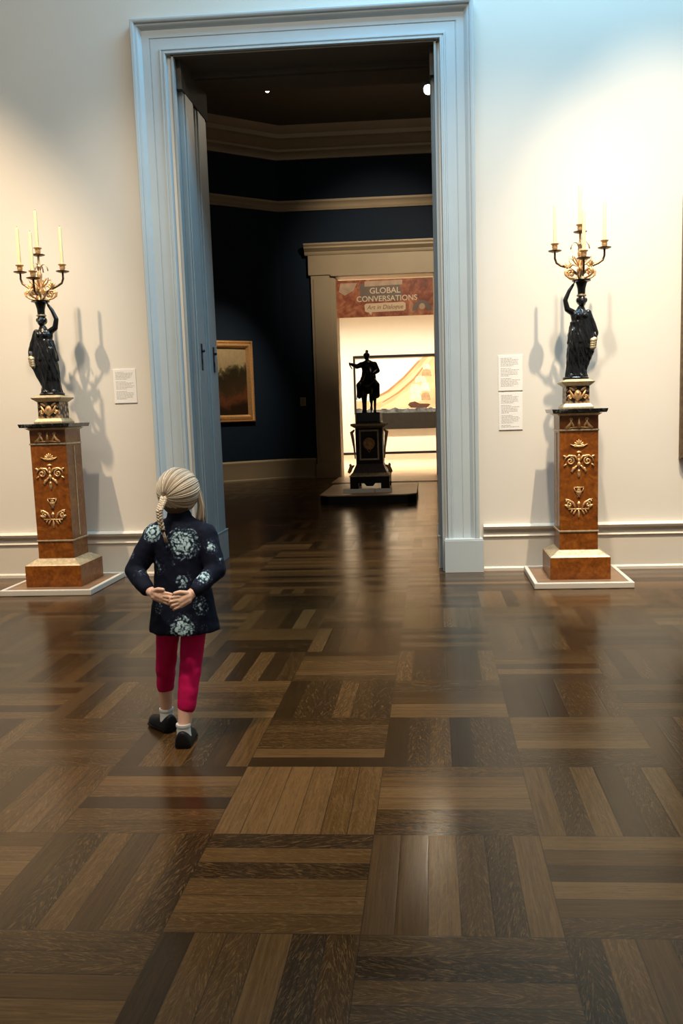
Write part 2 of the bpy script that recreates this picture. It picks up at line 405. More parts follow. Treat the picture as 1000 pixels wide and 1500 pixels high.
# far door surround with entablature
sur = empty('trim_5', (CX2, Y2, 0), 'taupe door surround with a projecting cornice in the blue room', 'door surround'); sur['kind'] = 'structure'
for s_, xi in ((-1, OX0), (1, OX1)):
    xo = xi+s_*.46; a, b = min(xi, xo), max(xi, xo)
    mb = MB().box(a, b, Y2-.07, Y2, 0, 4.02)
    mb.box(a+.05, b-.05, Y2-.085, Y2-.07, .35, 3.95).box(a-.02, b+.02, Y2-.10, Y2, 0, .28)
    mb.build('pilaster', M['trim2'], sur, bevel=.006)
    MB().box(min(xi, xi-s_*.03), max(xi, xi-s_*.03), Y2-.05, Y2B+.05, 0, OZ).build('jamb', M['trim2'], sur)
X0, X1 = OX0-.50, OX1+.50
mb = MB().box(X0, X1, Y2-.10, Y2, 4.02, 4.40)
mb.build('frieze', M['trim2'], sur, bevel=.004)
mb = MB(); cp = [(4.40, 0), (4.40, .11), (4.43, .13), (4.46, .13), (4.49, .17), (4.52, .21), (4.55, .21), (4.58, .24), (4.61, .24), (4.61, 0)]
mb.rings([[(x, Y2-o_, z) for z, o_ in cp] for x in (X0-.06, X1+.06)]); mb.build('cornice', M['trim2'], sur, smooth='auto')
MB().box(OX0-.06, OX1+.06, Y2-.13, Y2B, 3.985, 4.03).build('door_head', M['trim2'], sur, bevel=.004)
struct(MB().box(OX0-.02, OX1+.02, 15.75, Y2+.02, .0, .012).build('trim_6', M['pale_wood']), 'pale wooden threshold strip before the bright gallery', 'threshold')
# ---- bright gallery
struct(MB().box(-6.5, 4.5, Y3, Y3+.2, 0, 5.2).build('wall_gallery_far', M['white']), 'bright white end wall of the far gallery', 'wall')
struct(MB().box(-6.7, -6.5, Y2B, Y3+.2, 0, 5.2).build('wall_gallery_left', M['white']), 'white side wall of the far gallery, left', 'wall')
struct(MB().box(4.5, 4.7, Y2B, Y3+.2, 0, 5.2).build('wall_gallery_right', M['white']), 'white side wall of the far gallery, right', 'wall')
struct(MB().box(-6.7, 4.7, Y2B+.01, Y3+.2, 5.2, 5.3).build('ceiling_gallery', M['white']), 'white ceiling of the far gallery', 'ceiling')
struct(MB().box(-6.5, 4.5, Y3-.02, Y3, 0, .07).build('baseboard_gallery', M['black']), 'thin black baseboard of the white end wall', 'baseboard')
gw = MB().box(-6.5, OX0, Y2B, Y2B+.02, 0, 5.2).box(OX1, 4.5, Y2B, Y2B+.02, 0, 5.2).box(OX0, OX1, Y2B, Y2B+.02, OZ, 5.2)
struct(gw.build('wall_gallery_near', M['white']), 'white near wall of the far gallery', 'wall')

# ------------------------------------------------------------------ pedestals, candelabra
def spiral(cx, cz, r, s, turns=1.4, y=0, a0=0, k=22, r1=.12):
    return [(cx+s*(r*(1-(1-r1)*i/k))*cos(a0+2*pi*turns*i/k), y, cz+(r*(1-(1-r1)*i/k))*sin(a0+2*pi*turns*i/k)) for i in range(k+1)]
def leaf(mb, p, L, w, ang, y=None, th=.006):
    """flattened leaf in an XZ plane starting at p, pointing at angle ang"""
    rot = Matrix.Rotation(-ang, 4, 'Y')
    mb.ell((p[0]+cos(ang)*L/2, p[1], p[2]+sin(ang)*L/2), (L/2, th, w/2), rot, 10, 6)
def pedestal(px, where, other):
    side = 1 if px > 0 else -1
    pl = empty('platform', (px, 6.42, 0), f'low white edged floor platform under the {where} pedestal', 'platform', 'low platforms under the pedestals')
    mb = MB(); h = .355; e = .03
    for a in ((px-h, px+h, 6.06, 6.06+e), (px-h, px+h, 6.775-e, 6.775), (px-h, px-h+e, 6.06+e, 6.775-e), (px+h-e, px+h, 6.06+e, 6.775-e)):
        mb.box(*a, 0, .045)
    mb.build('edge_strip', M['base'], pl, bevel=.006)
    MB().box(px-h+e, px+h-e, 6.06+e, 6.775-e, .0, .036).build('deck', M['board'], pl)
    cy = 6.44
    P_ = empty('pedestal', (px, cy, .036), f'orange burl wood pedestal with gilt mounts {"left" if side<0 else "right"} of the tall doorway', 'pedestal', 'burl wood pedestals beside the doorway')
    def sq(h0, h1, z0, z1, mb):
        a = [(px-h0, cy-h0), (px+h0, cy-h0), (px+h0, cy+h0), (px-h0, cy+h0)]; b = [(px-h1, cy-h1), (px+h1, cy-h1), (px+h1, cy+h1), (px-h1, cy+h1)]
        return mb.prism(a, z0, z1, top=b)
    sq(.219, .219, .0365, .2, MB()).build('plinth', M['burl'], P_, bevel=.003)
    mb = MB(); sq(.219, .205, .2, .212, mb); sq(.203, .147, .212, .246, mb); mb.build('sloped_collar', M['gilt_dull'], P_, bevel=.002)
    sq(.140, .140, .246, 1.245, MB()).build('shaft', M['burl'], P_, bevel=.002)
    for z in (.385, 1.13):
        sq(.1455, .1455, z-.006, z+.006, MB()).build('gilt_band', M['gilt_dull'], P_, bevel=.002)
    mb = MB(); sq(.143, .165, 1.236, 1.252, mb); mb.build('neck_moulding', M['gilt_dull'], P_)
    mb = MB(); sq(.150, .150, 1.252, 1.258, mb); sq(.192, .200, 1.256, 1.284, mb); mb.build('marble_top', M['marble'], P_, bevel=.003)
    yf = cy-.1435
    for sx in (-1, 1):
        mb = MB().box(px+sx*.1405-.003, px+sx*.1405+.003, cy-.006, cy+.006, .41, 1.11)
        mb.build('side_inlay', M['gilt_dull'], P_)
    # frieze of small figures under the top
    mb = MB()
    for s in (-1, 1):
        mb.tube([(px+s*.095, yf, 1.145), (px+s*.07, yf, 1.165), (px+s*.055, yf, 1.19), (px+s*.062, yf, 1.215)], [.010, .012, .008, .004], 8)
        mb.tube(spiral(px+s*.055, 1.205, .014, s, 1.1, yf), .004, 6)
        leaf(mb, (px+s*.035, yf, 1.15), .05, .018, pi/2-s*.5)
        mb.tube([(px+s*.1, yf, 1.145), (px, yf, 1.152)], .005, 6)
    mb.tube([(px, yf, 1.145), (px, yf, 1.215)], [.014, .005], 8)
    mb.build('frieze_mount', M['gilt'], P_, smooth=True)
    # palmette
    mb = MB()
    for a in (-70, -45, -20, 0, 20, 45, 70):
        leaf(mb, (px, yf, 1.01), .052-.00012*abs(a), .014, pi/2-R(a))
    mb.ell((px, yf, 1.012), (.030, .008, .008)).tube([(px-.062, yf, 1.028), (px-.03, yf, 1.012), (px+.03, yf, 1.012), (px+.062, yf, 1.028)], [.003, .006, .006, .003], 6)
    mb.build('palmette_mount', M['gilt'], P_, smooth=True)
    # upper arabesque
    mb = MB(); mb.ell((px, yf, .968), (.018, .01, .010)).ell((px, yf, .94), (.010, .01, .016)).tube([(px, yf, .955), (px, yf, .80)], [.006, .004], 8)
    for s in (-1, 1):
        mb.tube(spiral(px+s*.062, .905, .030, s, 1.5, yf, pi/2), .0065, 6)
        mb.tube([(px, yf, .90), (px+s*.03, yf, .94), (px+s*.07, yf, .945), (px+s*.095, yf, .93), (px+s*.105, yf, .90)], [.006, .009, .008, .006, .003], 8)
        leaf(mb, (px+s*.085, yf, .93), .035, .016, pi/2-s*pi/2+s*.5 if s > 0 else pi-.5)
        leaf(mb, (px+s*.01, yf, .875), .07, .018, -pi/2+s*.75); leaf(mb, (px+s*.04, yf, .862), .045, .014, -pi/2+s*.2)
        leaf(mb, (px+s*.088, yf, .885), .030, .012, -pi/2+s*.9)
    mb.ell((px, yf, .88), (.014, .012, .020)).ell((px, yf, .83), (.010, .010, .013))
    leaf(mb, (px, yf, .85), .07, .022, -pi/2)
    mb.build('arabesque_mount', M['gilt'], P_, smooth=True)
    # urn
    mb = MB().lathe([(.001, 0), (.016, .002), (.010, .012), (.022, .030), (.024, .045), (.014, .058), (.020, .066), (.001, .068)], (px, yf+.012, .635), 14)
    mb.tube([(px-.036, yf, .71), (px+.036, yf, .71)], .005, 6)
    for s in (-1, 1): mb.tube([(px+s*.034, yf, .71), (px+s*.03, yf, .69), (px+s*.018, yf, .675)], .004, 6)
    mb.build('urn_mount', M['gilt'], P_, smooth=True)
    # lower arabesque
    mb = MB().tube([(px-.075, yf, .55), (px+.075, yf, .55)], .0055, 6)
    for s in (-1, 1):
        mb.tube(spiral(px+s*.066, .585, .024, -s, 1.3, yf, 0), .0065, 6)
        mb.tube([(px+s*.02, yf, .555), (px+s*.045, yf, .60), (px+s*.075, yf, .618), (px+s*.10, yf, .625)], [.006, .009, .007, .003], 8)
        leaf(mb, (px+s*.06, yf, .56), .05, .020, pi/2-s*1.1); leaf(mb, (px+s*.09, yf, .60), .02, .016, pi/2)
        leaf(mb, (px+s*.02, yf, .548), .045, .014, -pi/2+s*.5); leaf(mb, (px+s*.045, yf, .548), .03, .012, -pi/2+s*.5)
    leaf(mb, (px, yf, .56), .05, .02, pi/2); leaf(mb, (px, yf, .548), .065, .016, -pi/2); mb.ell((px, yf, .59), (.012, .010, .012))
    mb.build('scroll_mount', M['gilt'], P_, smooth=True)

def candelabrum(px, where):
    m = 1 if px > 0 else -1                # raised arm is on the doorway side
    cy, z0 = 6.44, 1.284
    K = empty('candelabrum', (px, cy, z0), f'bronze woman holding gilt candle arms overhead, on the {"left" if m<0 else "right"} pedestal', 'candelabrum', 'figure candelabra on the pedestals')
    def sqr(h0, h1, za, zb, mb, c=px):
        a = [(c-h0, cy-h0), (c+h0, cy-h0), (c+h0, cy+h0), (c-h0, cy+h0)]; b = [(c-h1, cy-h1), (c+h1, cy-h1), (c+h1, cy+h1), (c-h1, cy+h1)]
        return mb.prism(a, z0+za, z0+zb, top=b)
    mb = MB(); sqr(.112, .112, 0, .016, mb); sqr(.110, .092, .016, .040, mb); mb.build('base_moulding', M['gilt_dull'], K, bevel=.003)
    sqr(.085, .085, .040, .165, MB()).build('relief_block', M['relief'], K, bevel=.002)
    mb = MB(); yf = cy-.087
    mb.ell((px, yf, z0+.10), (.026, .012, .040)).ell((px, yf-.008, z0+.112), (.012, .010, .014))
    for s in (-1, 1):
        mb.tube([(px+s*.02, yf, z0+.075), (px+s*.04, yf, z0+.10), (px+s*.06, yf, z0+.135), (px+s*.075, yf, z0+.12)], [.006, .010, .008, .004], 8)
        mb.tube(spiral(px+s*.055, z0+.085, .018, s, 1.3, yf), .005, 6)
        leaf(mb, (px+s*.02, yf, z0+.13), .05, .018, pi/2-s*1.0)
    mb.build('gilt_relief', M['gilt'], K, smooth=True)
    mb = MB(); sqr(.088, .118, .165, .190, mb); sqr(.118, .120, .190, .200, mb); sqr(.112, .085, .200, .215, mb)
    mb.build('cornice', M['gilt_dull'], K, bevel=.003)
    zb = z0+.215
    mb = MB(); mb.lathe([(.001, 0), (.094, 0), (.096, .012), (.088, .020), (.001, .02)], (px, cy, zb), 28, 1, .85)
    mb.build('figure_base', M['bronze'], K, smooth='auto')
    zf = zb+.02
    def q(x, y, z): return (px+m*x, cy+y, zf+z)
    # draped figure, one continuous surface
    mb = MB()
    secs = [(.004, 0, .0, .082, .062), (.002, 0, .02, .076, .058), (.002, 0, .08, .070, .054), (.012, -.004, .15, .080, .060), (.026, -.006, .21, .090, .064),
            (.038, -.004, .27, .092, .062), (.042, 0, .32, .086, .058), (.042, 0, .37, .074, .052), (.038, 0, .41, .070, .052), (.034, .002, .445, .072, .050), (.034, .004, .47, .060, .040), (.036, .004, .485, .034, .030), (.038, .002, .51, .022, .022)]
    mb.loft([(px+m*a, cy+b, zf+c, d, e) for a, b, c, d, e in secs], 72, 11, .085, 14, .4, lambda z: max(.15, 1-(z-zf)/.42))
    # overfold of the peplos
    mb.loft([(px+m*.034, cy, zf+z, rx, ry) for z, rx, ry in ((.24, .094, .068), (.252, .095, .070), (.30, .092, .066), (.36, .080, .058), (.40, .070, .053))], 60, 9, .08, 20)
    # apron fold sweeping down on the lowered-arm side
    mb.chain([q(.085, -.01, .36), q(.115, -.012, .27), q(.105, -.012, .19), q(.07, -.01, .10), q(.05, -.01, .03)], [.022, .030, .030, .026, .020])
    mb.chain([q(-.03, -.04, .33), q(-.02, -.052, .25), q(0, -.052, .16), q(.02, -.04, .05)], [.016, .018, .016, .014])
    mb.ell(q(.012, -.036, .437), .024).ell(q(.058, -.036, .437), .024)
    # feet
    mb.cap(q(-.035, -.04, .008), .014, q(-.045, -.068, .006), .010).cap(q(.03, -.045, .008), .014, q(.03, -.072, .006), .010)
    # arms
    mb.chain([q(-.025, .0, .468), q(-.062, -.004, .49), q(-.078, -.006, .555), q(-.050, -.006, .62), q(-.022, -.006, .662)], [.024, .021, .017, .014, .010])
    for k in range(4): mb.cap(q(-.022, -.012+.006*k, .66), .0055, q(-.008, -.014+.007*k, .688), .004, 8)
    mb.cap(q(-.028, -.010, .655), .006, q(-.024, -.026, .668), .0045, 8)
    mb.chain([q(.088, .0, .462), q(.118, -.004, .39), q(.140, -.012, .318), q(.132, -.034, .265), q(.118, -.044, .228)], [.024, .021, .020, .015, .011])
    mb.cap(q(.118, -.044, .23), .013, q(.108, -.052, .205), .011)
    for k in range(4): mb.cap(q(.098+.007*k, -.054, .208), .0055, q(.092+.007*k, -.060, .186), .0045, 8)
    mb.cap(q(.122, -.05, .215), .006, q(.122, -.058, .196), .0045, 8)
    # head, hair roll
    mb.ell(q(.042, -.004, .545), (.031, .036, .042)).ell(q(.042, -.030, .528), (.016, .014, .018))
    mb.ell(q(.042, -.041, .543), (.005, .006, .009)).ell(q(.042, .020, .55), (.036, .030, .034)).ell(q(.042, .046, .538), .016)
    for s in (-1, 1): mb.ell(q(.042+s*.031, .0, .552), (.010, .020, .018))
    mb.build('figure', M['bronze'], K, smooth=True, remesh=.0032, smit=2, disp=lambda c: (.0045 if c.z-zf < .40 else (.002 if c.z-zf < .47 else 0))*noise.noise(Vector((c.x*75+c.z*22, c.y*75, c.z*13))))
    mb = MB()
    for dz in (0, .018, .034, .050): mb.cap(q(.126-.1*dz, -.048, .262-dz), .021-.05*dz, q(.115-.1*dz, -.052, .256-dz), .021-.05*dz, 12)
    mb.build('gilt_cuff', M['gilt_dull'], K, smooth=True)
    # basket on the head
    cx = .040
    mb = MB().lathe([(.001, 0), (.030, 0), (.032, .008), (.027, .014), (.029, .05), (.038, .085), (.044, .098), (.066, .104), (.068, .112), (.040, .118), (.001, .118)], q(cx, 0, .583), 24)
    mb.build('basket_capital', M['bronze'], K, smooth='auto')
    MB().lathe([(.001, 0), (.034, 0), (.036, .006), (.034, .012), (.001, .012)], q(cx, 0, .580), 24).build('head_ring', M['gilt_dull'], K, smooth='auto')
    # stem, arms, drip pans
    cxx = .030
    def ctr(x, y, z): return (px+m*cxx+x, cy+y, z)
    zt = zf+.70
    mb = MB().lathe([(.001, 0), (.045, 0), (.030, .02), (.018, .04), (.024, .07), (.014, .10), (.010, .14), (.018, .17), (.020, .19), (.009, .215), (.008, .24), (.015, .25), (.009, .262), (.0085, .33), (.001, .33)], ctr(0, 0, zt), 16)
    mb.build('stem', M['gilt'], K, smooth='auto')
    tips = [(-.165, .03, 2.432), (.160, .05, 2.428), ((.042 if m < 0 else -.009), -.20, 2.345 if m < 0 else 2.330), (0, 0, 2.548)]
    if m > 0: tips[0] = (-.177, .03, 2.426); tips[1] = (.180, .03, 2.436)
    names = ['left', 'right', 'front', 'centre']
    out = []
    for k, (dx, dy, z) in enumerate(tips):
        L = sqrt(dx*dx+dy*dy); ux, uy = (dx/L, dy/L) if L else (0, 0)
        if L:
            hz = z-2.432
            pts = [(0.012, 2.25), (.05, 2.285+hz*.3), (.10, 2.318+hz*.6), (L-.045, 2.330+hz), (L-.012, 2.352+hz), (L, 2.385+hz), (L, z)]
            A = MB().tube([ctr(ux*a, uy*a, b) for a, b in pts], [.010, .010, .009, .008, .008, .008, .007], 10)
            am = A.build('arm', M['brass_old'], K, smooth=True)
            B = MB(); 
            mid = ctr(ux*.085, uy*.085, 2.305+hz*.5)
            for s in (-1, 1):
                for tt in range(3):
                    a = R(35+30*tt)
                    d = Vector((ux*cos(a)*s*.9+uy*.3*(tt-1), uy*cos(a)*s*.9-ux*.3*(tt-1), sin(a)*.9))
                    p = Vector(mid); B.tube([p, p+d*.02, p+d*.042+Vector((0, 0, .004)), p+d*.055], [.003, .008, .006, .002], 7)
            B.build('leaf_sprig', M['gilt'], K, smooth=True)
        c = ctr(dx, dy, z)
        D = MB().lathe([(.001, -.004), (.020, -.004), (.046, .004), (.050, .009), (.046, .010), (.020, .004), (.001, .004)], c, 22)
        D.build('drip_pan', M['brass_old'], K, smooth='auto')
        S = MB().lathe([(.001, .004), (.012, .006), (.018, .018), (.021, .034), (.019, .046), (.030, .054), (.031, .059), (.015, .060), (.014, .045), (.001, .045)], c, 18)
        S.build('candle_socket', M['gilt'] if k != 3 else M['gilt'], K, smooth='auto')
        out.append((names[k], c, k))
    # gilt scroll work
    mb = MB()
    for k in range(6):
        a = k*pi/3+.2; ux, uy = cos(a), sin(a)
        sp = spiral(0, 0, .034, 1, 1.5, 0, -pi/2)
        mb.tube([ctr(ux*(.078+p[0]), uy*(.078+p[0]), 2.268+p[2]) for p in sp], [.0065]*22+[.008], 7)
        mb.tube([ctr(ux*r, uy*r, z) for r, z in ((.02, 2.225), (.05, 2.226), (.085, 2.232), (.112, 2.25), (.118, 2.275), (.106, 2.30))], [.005, .007, .007, .006, .005, .003], 7)
        for j in range(5):
            b = R(20+35*j); c = Vector(ctr(ux*.078, uy*.078, 2.268))
            e = c+Vector((ux*cos(b)*.020, uy*cos(b)*.020, sin(b)*.020)); mb.ell(e, .0085, None, 8, 6)
    mb.build('scroll_work', M['gilt'], K, smooth=True)
    mb = MB()
    for k in range(6):
        a = k*pi/3+.7; ux, uy = cos(a), sin(a)
        P_ = [(.01, 2.31), (.03, 2.34), (.06, 2.372), (.080, 2.378), (.074, 2.350), (.05, 2.328), (.02, 2.315)]
        mb.tube([ctr(ux*r, uy*r, z) for r, z in P_], [.003, .006, .006, .005, .005, .005, .003], 7)
    mb.build('leaf_crown', M['gilt'], K, smooth=True)
    mb = MB()
    for k in range(4):
        a = k*pi/2; ux, uy = cos(a), sin(a)
        mb.tube([ctr(ux*r, uy*r, z) for r, z in ((.008, 2.44), (.022, 2.478), (.045, 2.485), (.062, 2.462), (.068, 2.435))], [.004, .0045, .004, .004, .005], 7)
    mb.build('loop_crown', M['gilt_dull'], K, smooth=True)
    w_ = 'left' if m < 0 else 'right'
    for nm_, c, k in out:
        zt_, h = c[2]+.046, (.292 if k != 3 else .285)
        lean = .0
        o = MB().lathe([(.001, 0), (.0125, 0), (.0125, .05), (.0115, h-.012), (.009, h-.003), (.003, h), (.001, h)], (c[0], c[1], zt_), 14)
        o = o.build('candle', M['wax'], None, smooth='auto', base=(c[0], c[1], zt_))
        MB().tube([(c[0], c[1], zt_+h-.002), (c[0]+.001, c[1], zt_+h+.008)], .0012, 6).build('wick', M['black'], o)
        txt = {'left': 'ivory candle on the leftmost arm', 'right': 'ivory candle on the rightmost arm', 'front': 'ivory candle on the low front arm', 'centre': 'ivory candle standing highest, in the central socket'}[nm_]
        tag(o, f'{txt} of the {w_} candelabrum', 'candle', 'tall ivory candles in the candelabra')
for px, wh in ((-2.92, 'left'), (1.07, 'right')):
    pedestal(px, wh, None); candelabrum(px, wh)

# ------------------------------------------------------------------ wall labels
def label(x0, x1, z0, z1, y, txt, rows, nrm=1):
    o = MB().box(x0, x1, y-.006, y-.0005, z0, z1).build('wall_label', M['paper'], None, base=((x0+x1)/2, y, z0), bevel=.001)
    tag(o, txt, 'label', 'printed museum labels on the cream wall')
    mb = MB(); rnd = random.Random(int(x0*100)); z = z1-.022
    for k in range(rows):
        L = (x1-x0-.04)*(rnd.uniform(.82, 1) if (k % 6) not in (0, 5) else rnd.uniform(.4, .65)); x = x0+.02
        while x < x0+.02+L:
            wd = rnd.uniform(.008, .024); mb.box(x, min(x+wd, x0+.02+L+.002), y-.0068, y-.0055, z-.0022, z+.0022); x += wd+.004
        z -= .0115 if k % 6 != 5 else .021
        if z < z0+.02: break
    mb.build('printed_text', M['ink'], o)
label(-2.578, -2.39, 1.432, 1.705, YW, 'cream printed label on the wall left of the doorway', 20)
label(.532, .721, 1.440, 1.715, YW, 'white printed label right of the doorway, upper of the two', 20)
label(.533, .719, 1.132, 1.426, YW, 'white printed label right of the doorway, lower of the two', 20)
sp = MB().box(-2.645, -2.53, Y2-.012, Y2-.001, 1.47, 1.64).build('wall_label', M['card2'], None, bevel=.003, base=(-2.59, Y2, 1.47))
tag(sp, 'small beige panel on the navy wall left of the far doorway', 'label')
mb = MB()
for k in range(5): mb.box(-2.63, -2.56+.012*(k % 3), Y2-.0128, Y2-.0115, 1.50+k*.026, 1.506+k*.026)
mb.build('printed_text', M['gap'], sp)

# ------------------------------------------------------------------ pictures
def landscape():
    m, t, b = nt('dark_landscape_paint')
    v = coord(t, 'Generated'); x, _, z = sep(t, v)
    n1 = nz(t, v, 5, 6, .7, .6); n2 = nz(t, v, 14, 6, .75, .8)
    h = math_(t, 'ADD', z, math_(t, 'MULTIPLY', math_(t, 'SUBTRACT', n1, .5), .55))
    h = math_(t, 'SUBTRACT', h, math_(t, 'MULTIPLY', math_(t, 'ABSOLUTE', math_(t, 'SUBTRACT', x, .55)), .25))
    base = ramp(t, h, [(.05, (.02, .010, .006)), (.2, (.16, .05, .02)), (.33, (.05, .03, .012)), (.54, (.02, .017, .008)), (.62, (.10, .085, .04)), (.68, (.42, .33, .19)), (1, (.55, .42, .25))])
    col = mixc(t, math_(t, 'MULTIPLY', n2, .5), base, (.03, .018, .01), 'MIX')
    t.links.new(col, b.inputs['Base Color']); b.inputs['Roughness'].default_value = .35; return m
def framed(name, a, u, n, w_, z0, z1, fw, th, mats, label_, rows):
    """a: world point of the picture's start on the wall, u along the wall, n out of the wall"""
    a, u, n = Vector(a), Vector(u).normalized(), Vector(n).normalized()
    ce = a+u*w_/2
    P_ = empty(name, (ce.x, ce.y, z0), label_, 'painting')
    Z = Vector((0, 0, 1)); mb = MB()
    pth = [a+Z*z0, a+Z*z1, a+u*w_+Z*z1, a+u*w_+Z*z0]
    rs = []
    cen = a+u*w_/2+Z*(z0+z1)/2
    for p in pth+[pth[0]]:
        sx = 1 if (p-cen).dot(u) < 0 else -1; sz = 1 if p.z < cen.z else -1
        rs.append([p+u*sx*s_+Z*sz*s_+n*o_ for s_, o_ in rows])
    vs = [[mb.bm.verts.new(q_) for q_ in r] for r in rs[:4]]
    k = len(rows)
    for i in range(4):
        A, B = vs[i], vs[(i+1) % 4]
        for j in range(k): mb.bm.faces.new((A[j], A[(j+1) % k], B[(j+1) % k], B[j]))
    mb.build('frame', mats[0], P_, smooth='auto')
    mb = MB(); f = fw-.005
    q4 = [a+u*f+Z*(z0+f), a+u*(w_-f)+Z*(z0+f), a+u*(w_-f)+Z*(z1-f), a+u*f+Z*(z1-f)]
    mb.rings([[p+n*.008 for p in q4], [p+n*.022 for p in q4]])
    mb.build('canvas', mats[1], P_)
    return P_
goldrows = [(0, .003), (0, .05), (.012, .075), (.03, .080), (.04, .060), (.055, .055), (.075, .085), (.10, .090), (.115, .060), (.13, .050), (.14, .030), (.14, .003)]
M['land'] = landscape()
d = Vector((-2.95+7.0, Y2-14.2, 0)).normalized(); nrm = Vector((d.y, -d.x, 0))
e = Vector((-2.95, Y2, 0))
pa = e-d*(.70+1.55); 
framed('painting', pa+nrm*.0, d, nrm, 1.55, 1.185, 2.755, .14, .08, (M['gilt'], M['land']), 'dark landscape painting in a broad gold frame on the navy wall', goldrows)
bigrows = [(0, .003), (0, .05), (.02, .075), (.05, .08), (.07, .06), (.12, .05), (.15, .065), (.17, .055), (.18, .03), (.18, .003)]
M['old_frame'] = plain('dark_gilt_frame', (.13, .085, .045), .5, metal=.4, var=.4, nscale=30, bmp=.4, bscale=120)
framed('painting', (1.935, YW, 0), (1, 0, 0), (0, -1, 0), 1.7, .872, 2.87, .18, .08, (M['old_frame'], M['land']), 'large painting in a dark bronze frame cut off by the right edge', bigrows)

# ---- large artwork in the bright gallery
AX0, AX1, AZ0, AZ1 = -2.37, 1.2, .77, 3.03
art = empty('artwork', (-.58, Y3, AZ0), 'large black framed picture of a sailing ship and draped cloth on the white wall', 'artwork')
M['canvas'] = plain('white_canvas', (.85, .85, .83), .7, var=.01)
M['peach'] = plain('peach_cloth_paint', (.72, .47, .28), .7, var=.2, nscale=2)
M['cream'] = plain('cream_cloth_paint', (.80, .66, .38), .7, var=.12, nscale=2)
M['fold'] = plain('brown_fold_paint', (.40, .22, .10), .7, var=.2)
M['sea'] = plain('dark_sea_paint', (.10, .11, .12), .6, var=.9, nscale=7)
M['grey'] = plain('dark_grey_ledge', (.028, .026, .022), .8, var=.15, spec=.05)
MB().box(AX0+.06, AX1-.06, Y3-.045, Y3-.005, 1.38, AZ1-.06).build('canvas', M['canvas'], art)
mb = MB().box(AX0, AX1, Y3-.09, Y3-.005, AZ1-.075, AZ1).box(AX0, AX0+.06, Y3-.09, Y3-.005, 1.25, AZ1-.075).box(AX1-.06, AX1, Y3-.09, Y3-.005, 1.25, AZ1-.075)
mb.build('frame', M['black'], art, bevel=.004)
MB().box(AX0+.02, AX1, Y3-.16, Y3-.005, AZ0, 1.27).build('ledge', M['grey'], art, bevel=.01)
def flat(name, pts, mat, th, y=Y3-.045):
    return MB().prism(pts, y-th, y, ax='y').build(name, mat, art)
flat('painted_cloth', [(-2.30, 1.40), (-2.30, 1.66), (-1.85, 1.66), (-1.35, 1.95), (-.85, 2.35), (-.42, 2.80), (-.20, 2.955), (1.14, 2.955), (1.14, 1.40)], M['peach'], .004)
flat('painted_fold', [(-1.9, 1.62), (-1.3, 1.86), (-.75, 2.25), (-.30, 2.65), (-.05, 2.95), (.08, 2.95), (-.22, 2.56), (-.68, 2.15), (-1.25, 1.75), (-1.9, 1.50)], M['cream'], .006)
flat('painted_crease', [(-1.9, 1.67), (-1.33, 1.97), (-.83, 2.37), (-.36, 2.84), (-.31, 2.82), (-.79, 2.32), (-1.3, 1.91), (-1.9, 1.62)], M['fold'], .007)
flat('painted_crease', [(-1.5, 1.58), (-.98, 1.86), (-.5, 2.25), (-.12, 2.72), (-.16, 2.74), (-.54, 2.30), (-1.02, 1.90), (-1.5, 1.61)], M['fold'], .008)
flat('painted_glow', [(-1.6, 1.42), (-1.2, 1.62), (-.75, 1.9), (-.4, 2.1), (-.35, 1.6), (-.55, 1.42)], M['cream'], .006)
sea = [(AX0+.06, 1.26), (AX0+.06, 1.42)]+[(AX0+.06+.1*i, 1.385+.035*sin(i*1.7)+.02*sin(i*.7)) for i in range(1, 35)]+[(AX1-.06, 1.40), (AX1-.06, 1.26)]
flat('painted_sea', sea, M['sea'], .012)
M['sail'] = plain('white_sail_paint', (.82, .72, .58), .7, var=.2, nscale=5); M['sail2'] = plain('brown_sail_paint', (.42, .28, .16), .7, var=.3, nscale=8)
for (cx_, cz, w_, h_, mt) in ((-.47, 1.98, .34, .28, 'sail'), (-.17, 2.02, .30, .26, 'sail'), (-.46, 1.72, .36, .24, 'sail'), (-.16, 1.74, .28, .22, 'sail2'), (-.30, 2.26, .36, .20, 'sail'), (-.12, 2.45, .30, .18, 'sail2'), (-.12, 2.64, .24, .16, 'sail'), (-.48, 2.02, .20, .10, 'sail2')):
    flat('painted_sail', [(cx_-w_/2, cz-h_/2), (cx_-w_*.1, cz-h_*.38), (cx_+w_/2, cz-h_/2), (cx_+w_*.42, cz+h_*.1), (cx_+w_*.30, cz+h_/2), (cx_, cz+h_*.56), (cx_-w_*.34, cz+h_/2), (cx_-w_*.50, cz+h_*.1)], M[mt], .010+.002*abs(cx_*3 % 2))
M['hull'] = plain('brown_hull_paint', (.07, .025, .015), .6)
flat('painted_hull', [(-.72, 1.50), (-.62, 1.42), (-.15, 1.40), (-.02, 1.50), (-.10, 1.52), (-.35, 1.53), (-.5, 1.60), (-.66, 1.57)], M['hull'], .014)

